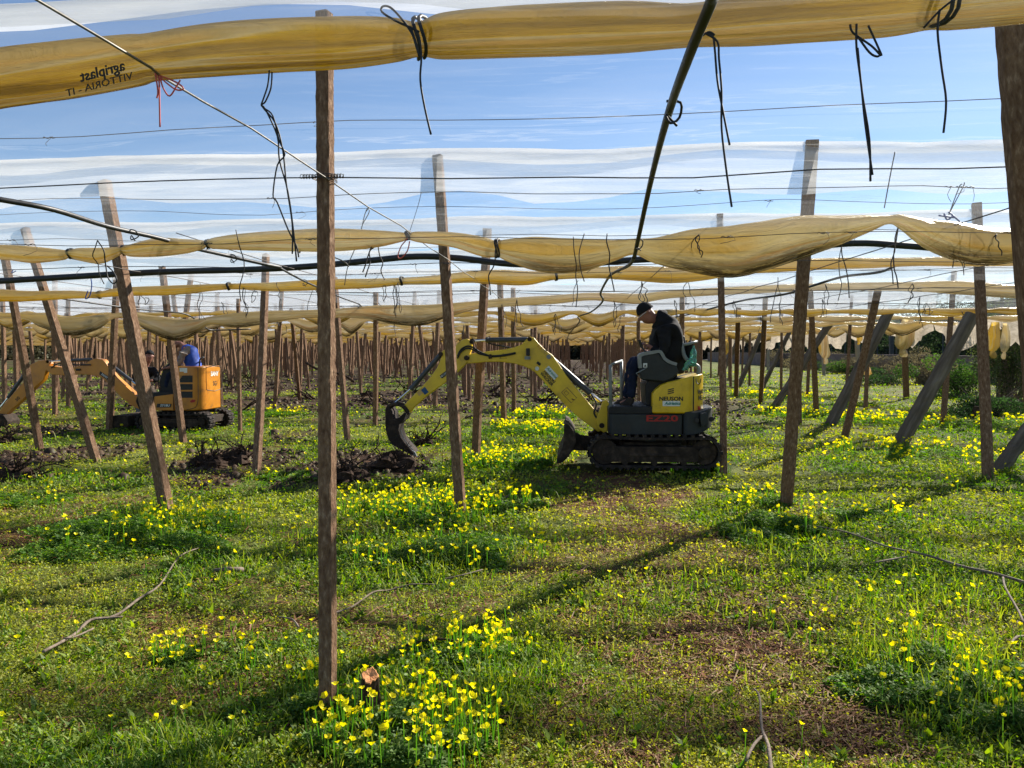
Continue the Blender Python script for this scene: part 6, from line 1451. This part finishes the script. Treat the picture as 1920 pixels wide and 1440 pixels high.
# --- standing man ---
ZM = 15.75
def J3(px, py, dy=0): return W(px, py, ZM + dy)
gz3 = hz(J3(270, 780).x, ZM)
nd = {'hip': (J3(268, 730), (.14, .11)), 'belly': (J3(268, 716), (.14, .11)), 'chest': (J3(270, 700), (.16, .115)), 'neckb': (J3(275, 685), .07), 'neck': (J3(277, 679), .058), 'h0': (J3(279, 674), .075), 'h1': (J3(280, 668), (.083, .095)), 'h2': (J3(279.5, 662), .072)}
ed = [('hip', 'belly'), ('belly', 'chest'), ('chest', 'neckb'), ('neckb', 'neck'), ('neck', 'h0'), ('h0', 'h1'), ('h1', 'h2')]
nd.update({'ls': (J3(256, 692, -.02), .06), 'le': (J3(253, 714, -.05), .045), 'lw': (J3(270, 722, -.2), .03), 'rs': (J3(287, 692, 0), .06), 'rel': (J3(296, 712, -.05), .045), 'rw': (J3(284, 714, -.22), .03)})
ed += [('chest', 'ls'), ('ls', 'le'), ('le', 'lw'), ('chest', 'rs'), ('rs', 'rel'), ('rel', 'rw')]
def foot(px): return Vector((J3(px, 780).x, ZM, gz3))
for s_, fx, kx in (('l', 258, 262), ('r', 276, 275)):
    f_ = foot(fx); nd[s_ + 't'] = (J3(266 if s_ == 'l' else 272, 735), .085); nd[s_ + 'k'] = (J3(kx, 762), .058); nd[s_ + 'a'] = (f_ + Vector((0, 0, .09)), .042); nd[s_ + 'o'] = (f_ + Vector((.02, -.13, .04)), .036)
    ed += [('hip', s_ + 't'), (s_ + 't', s_ + 'k'), (s_ + 'k', s_ + 'a'), (s_ + 'a', s_ + 'o')]
hand_nodes(nd, ed, 'lw', 'l', (.9, -.2, .1), (0, -.6, .6)); hand_nodes(nd, ed, 'rw', 'r', (-.9, -.2, .1), (0, -.6, .6))
f3 = Vector((.25, -.95, -.1)).normalized(); u3 = Vector((0, -.1, 1))
p3 = skin_body('person', nd, ed, 'hip', skin_m, None, 3, head_shape(J3(280, 668), f3, u3)); tag(p3, 'standing man in black jacket and jeans beside the orange digger boom', 'person')
cap('hair', J3(280, 667) + Vector((0, .012, .03)), u3 - f3 * .35, .092, black_cloth, p3, f3, .0)
jn = {'a': (J3(267, 731), (.16, .13)), 'b': (J3(268, 716), (.17, .14)), 'c': (J3(270, 700), (.185, .135)), 'd': (J3(274, 688), (.11, .085)), 'ls': (J3(255, 693, -.02), .08), 'le': (J3(252, 714, -.05), .062), 'lw': (J3(268, 721, -.18), .046), 'rs': (J3(288, 693), .08), 're': (J3(297, 712, -.05), .062), 'rw': (J3(286, 714, -.2), .046)}
skin_body('jacket', jn, [('a', 'b'), ('b', 'c'), ('c', 'd'), ('c', 'ls'), ('ls', 'le'), ('le', 'lw'), ('c', 'rs'), ('rs', 're'), ('re', 'rw')], 'b', black_cloth, p3, 2, crease)
tn = {'hip': (J3(268, 732), (.15, .12))}; te = []
for s_, fx, kx in (('l', 258, 262), ('r', 276, 275)):
    f_ = foot(fx); tn[s_ + 't'] = (J3(265 if s_ == 'l' else 273, 737), .098); tn[s_ + 'k'] = (J3(kx, 762), .075); tn[s_ + 'a'] = (f_ + Vector((0, 0, .10)), .062); te += [('hip', s_ + 't'), (s_ + 't', s_ + 'k'), (s_ + 'k', s_ + 'a')]
skin_body('jeans', tn, te, 'hip', paleje_m, p3, 2, crease)
for fx in (258, 276):
    f_ = foot(fx); skin_body('boot', {'a': (f_ + Vector((0, .02, .10)), .056), 'b': (f_ + Vector((0, .01, .05)), .05), 'c': (f_ + Vector((.01, -.08, .045)), .046), 'd': (f_ + Vector((.02, -.16, .035)), .036)}, [('a', 'b'), ('b', 'c'), ('c', 'd')], 'b', boot_m, p3, 2)

# ================= STUMPS, ROOTS, BRANCHES =================
def stump(px, py, h, r, label, seed, lean=(.02, 0)):
    b = GP(px, py); rr = np.random.default_rng(seed); n = 18; V = []; zs = [-.05, 0, .04, h * .4, h * .7, h * .92, h]
    for i, z in enumerate(zs):
        k = 1.25 if i < 2 else 1.05 if i == 2 else 1.0 - .12 * i / 6
        for j in range(n):
            a = 2 * math.pi * j / n; q = r * k * (1 + .14 * math.sin(3 * a + seed) + .07 * math.sin(7 * a) + rr.normal(0, .05)); zz = z + (.0 if i < 6 else -.35 * q * math.sin(a) * 1.0)
            V.append((b.x + q * math.cos(a) + lean[0] * z / h, b.y + q * math.sin(a) + lean[1] * z / h, b.z + zz + (.25 * r * math.sin(a) if i == 6 else 0)))
    F = [(i * n + j, i * n + (j + 1) % n, (i + 1) * n + (j + 1) % n, (i + 1) * n + j) for i in range(6) for j in range(n)]
    e = empty('vine_stump', b, label, 'stump', None); pymesh('bark', V, F, bark_m, e, smooth=False)
    top = V[-n:]; c = np.mean(top, 0); ins = [tuple(c + (np.array(p) - c) * .93 + np.array((0, 0, .004))) for p in top]
    V2 = top + ins; F2 = [tuple(n + j for j in range(n))] + [(j, (j + 1) % n, n + (j + 1) % n, n + j) for j in range(n)]
    pymesh('cut_face', V2, F2, cut_m, e); return e
# nearest stump leans towards the viewer so that its cut face shows
def cutstump():
    b = GP(697, 1345); V = []; n = 20; rr = np.random.default_rng(4); ax = [Vector((0, .0, -.05)), Vector((.0, .0, .03)), Vector((-.004, -.006, .08)), Vector((-.006, -.012, .13)), Vector((0, -.02, .18)), Vector((.002, -.03, .205))]
    nrmv = Vector((.12, -.48, .87)).normalized(); e = empty('vine_stump', b, 'dark cut vine stump with a fresh orange cut face, beside the nearest post', 'stump')
    r0 = [.06, .048, .041, .037, .035, .034]
    for i, a in enumerate(ax):
        for j in range(n):
            t = 2 * math.pi * j / n; q = r0[i] * (1 + .12 * math.sin(4 * t + i * .3) + .08 * math.sin(9 * t) + rr.normal(0, .04)); d = Vector((math.cos(t) * q, math.sin(t) * q, 0))
            if i == 5: d.z = -(d.x * nrmv.x + d.y * nrmv.y) / nrmv.z * 1.0
            V.append(b + a + d)
    F = [(i * n + j, i * n + (j + 1) % n, (i + 1) * n + (j + 1) % n, (i + 1) * n + j) for i in range(5) for j in range(n)]
    pymesh('bark', V, F, bark_m, e); top = [Vector(p) for p in V[-n:]]; c = sum(top, Vector()) / n
    ring = [c + (p - c) * .9 + nrmv * .004 for p in top]; mid = [c + (p - c) * .45 + nrmv * .001 for p in top]
    V2 = top + ring + mid + [c - nrmv * .004]; F2 = [(j, (j + 1) % n, n + (j + 1) % n, n + j) for j in range(n)] + [(n + j, n + (j + 1) % n, 2 * n + (j + 1) % n, 2 * n + j) for j in range(n)] + [(2 * n + j, 2 * n + (j + 1) % n, 3 * n) for j in range(n)]
    pymesh('cut_face', V2, F2, cut_m, e, smooth=False)
cutstump()
def branchy(m, p, d, L, r, depth, rnd, spread=.7, up=.0):
    pts = [p]; dd = d.normalized(); n = 5
    for i in range(n):
        dd = (dd + Vector((rnd.gauss(0, .22), rnd.gauss(0, .22), rnd.gauss(0, .22) + up))).normalized(); pts.append(pts[-1] + dd * L / n)
    m.tube(pts, [r * (1 - .6 * i / n) for i in range(n + 1)], 6)
    if depth > 0:
        for i in range(rnd.choice([2, 3, 3])):
            k = rnd.randint(1, n); d2 = (dd + Vector((rnd.gauss(0, spread), rnd.gauss(0, spread), rnd.gauss(0, spread)))).normalized(); branchy(m, pts[k], d2, L * rnd.uniform(.5, .8), r * .6, depth - 1, rnd, spread, up)
def rootball(px, py, R, nb, label, seed, updir=(0, 0, 1), L=.45, body=1.0):
    R *= .72; L *= .62; nb = int(nb * .9)
    b = GP(px, py); rnd = random.Random(seed); e = empty('uprooted_vine', b, label, 'uprooted vine', 'uprooted vines on the dug soil')
    m = MB(); rr = np.random.default_rng(seed); n1, n2 = 12, 16; V = []
    for i in range(n1 + 1):
        ph = math.pi * i / n1
        for j in range(n2):
            a = 2 * math.pi * j / n2; q = R * body * (1 + .25 * math.sin(3 * a + 2 * ph + seed) + rr.normal(0, .12)); V.append((b.x + q * math.sin(ph) * math.cos(a) * 1.2, b.y + q * math.sin(ph) * math.sin(a), b.z + R * .2 + q * math.cos(ph) * .62))
    F = [(i * n2 + j, i * n2 + (j + 1) % n2, (i + 1) * n2 + (j + 1) % n2, (i + 1) * n2 + j) for i in range(n1) for j in range(n2)]
    m.add(V, F); m.build('root_mass', root_m, e)
    m = MB(); u = Vector(updir)
    for i in range(nb):
        d = (u + Vector((rnd.gauss(0, .7), rnd.gauss(0, .7), rnd.gauss(0, .5)))).normalized(); branchy(m, b + Vector((rnd.gauss(0, R * .3), rnd.gauss(0, R * .3), R * .4)), d, L * rnd.uniform(.6, 1.2), .018, 2, rnd)
    m.build('branches', root_m, e, fix=False)
rootball(797, 838, .17, 12, 'uprooted vine with thin upright branches, just right of the bucket', 1, (-.25, 0, 1), .5)
rootball(392, 878, .24, 14, 'dark tangle of roots lying left of the post with a pale face', 2, (-.3, 0, .6), .38, 1.1)
rootball(452, 868, .26, 14, 'dark root ball with twigs rising, beside the leaning pale post', 3, (-.3, 0, .7), .42, 1.1)
rootball(372, 838, .10, 4, 'small black root knob poking from flowers by the orange machine', 4, (0, 0, .5), .2, .8)
rootball(655, 905, .27, 16, 'broad heap of torn roots right behind the tall middle post', 5, (.3, 0, .35), .5, 1.0)
rootball(735, 888, .3, 14, 'earthy root heap under the bucket', 6, (.1, 0, .25), .4, 1.2)
rootball(30, 900, .28, 12, 'dark root heap at the left edge of the field', 7, (.3, 0, .4), .45, 1.0)
0 and rootball(130, 880, .22, 10, 'low root heap between the two far left leaning posts', 8, (.3, 0, .3), .4)
rootball(10, 830, .2, 10, 'root clump under the bucket of the orange machine', 9, (0, 0, .4), .4)
0 and rootball(545, 905, .16, 8, 'small root scrap left of the tall middle post', 10, (-.3, 0, .3), .35)
rootball(255, 775, .2, 7, 'roots lying before the standing man', 12, (.5, 0, .3), .4) if False else None
rootball(690, 745, .25, 9, 'far root heap left of the dipper arm', 13, (.6, 0, .3), .6)
rootball(930, 745, .25, 9, 'far root heap seen under the level part of the boom', 14, (.5, 0, .25), .6)
rootball(850, 752, .22, 8, 'far root heap behind the dipper arm post', 15, (-.5, 0, .25), .6)
rnd = random.Random(77)
for i in range(26):                                   # far heaps over the cleared land
    Y = rnd.uniform(17, 42); X = rnd.uniform(-.62 * Y, -.5) if i % 5 else rnd.uniform(0, 2)
    b = Vector((X, Y, hz(X, Y))); m = MB(); L = rnd.uniform(.4, .8)
    for q in range(6): branchy(m, b + Vector((rnd.gauss(0, .15), rnd.gauss(0, .1), 0)), Vector((rnd.gauss(0, 1), rnd.gauss(0, .5), rnd.uniform(.05, .5))), L, .035, 1, rnd)
    o = m.build('pulled_vine', root_m, fix=False); tag(o, 'dark pulled vine lying on far cleared soil', 'uprooted vine', 'pulled vines on the far soil')
def stick(pp, r, label, mat=twig_m, side=(), lift=.045, name='fallen_branch'):
    pts = [GP(a, b) + Vector((0, 0, lift + (.02 if i % 2 else 0))) for i, (a, b) in enumerate(pp)]; m = MB(); sp = smooth_path(pts, 4); n = len(sp)
    rr = np.interp(np.linspace(0, 1, n), np.linspace(0, 1, len(r)), r) * (1 + .12 * np.sin(np.arange(n) * 2.1)); m.tube(sp, rr, 7)
    for q in side: s2 = smooth_path([GP(a, b) + Vector((0, 0, lift + .01)) for a, b in q], 3); m.tube(s2, [r[-1] * .7] * len(s2), 5)
    o = m.build(name, mat, smooth=True, fix=False); tag(o, label, 'branch', 'fallen branches on the field')
stick([(1522, 1004), (1590, 1024), (1660, 1045), (1735, 1070), (1800, 1088), (1870, 1108), (1960, 1130)], [.005, .007, .009, .010], 'long thin dark branch lying across the grass at right', mat=twig_m, lift=.08, side=[[(1880, 1112), (1884, 1135), (1908, 1178), (1918, 1200)], [(1700, 1072), (1660, 1082), (1640, 1084)]])
stick([(372, 1042), (336, 1064), (300, 1108), (262, 1138), (215, 1163), (170, 1176), (140, 1198), (82, 1242)], [.004, .006, .008, .009, .008], 'long pale curved branch lying in the grass at lower left', side=[[(230, 1168), (180, 1172), (160, 1178)], [(175, 1190), (140, 1208), (120, 1212)]])
stick([(815, 1098), (770, 1103), (730, 1108), (700, 1122), (660, 1146), (620, 1165)], [.004, .005, .006], 'thin curved twig right of the tall middle post')
stick([(1414, 1306), (1424, 1330), (1428, 1380), (1440, 1425), (1446, 1470)], [.004, .006, .009], 'pale forked twig at the bottom of the frame', side=[[(1428, 1400), (1412, 1420), (1398, 1450)]])
stick([(905, 1074), (870, 1086), (830, 1090)], [.004, .006], 'short dark twig in the grass near the middle')
stick([(1930, 1212), (1905, 1224), (1890, 1240)], [.006, .008], 'short pale stick above the lower right clump')
stick([(980, 928), (958, 940), (935, 947)], [.008, .01], 'pale twig lying beside the flower drift below the machine')
stick([(520, 1168), (548, 1176), (560, 1186)], [.004, .006], 'tiny twig left of the tall middle post foot')
stick([(400, 1083), (430, 1086), (455, 1080)], [.012, .02], 'short thick dark stick left of the tall middle post')
stick([(1730, 1272), (1560, 1302)], [.003, .004], 'straight dark stem leading into the lower right clump', lift=.03) if False else None
stick([(760, 1225), (820, 1218), (880, 1222)], [.005, .007], 'dark twig caught in the sunlit flowers behind the stump', bark_m, lift=.07)
# thin vine shoots still hanging at far centre: slanting cane
o = tube_obj('slanting_cane', [W(574, 680, 17), W(600, 694, 16.8), W(640, 702, 16.6), (W(664, 716, 16.5))], .03, root_m, None, 6, 4); tag(o, 'dark slanting vine cane behind the tall middle post', 'branch')
bpy.context.view_layer.update()
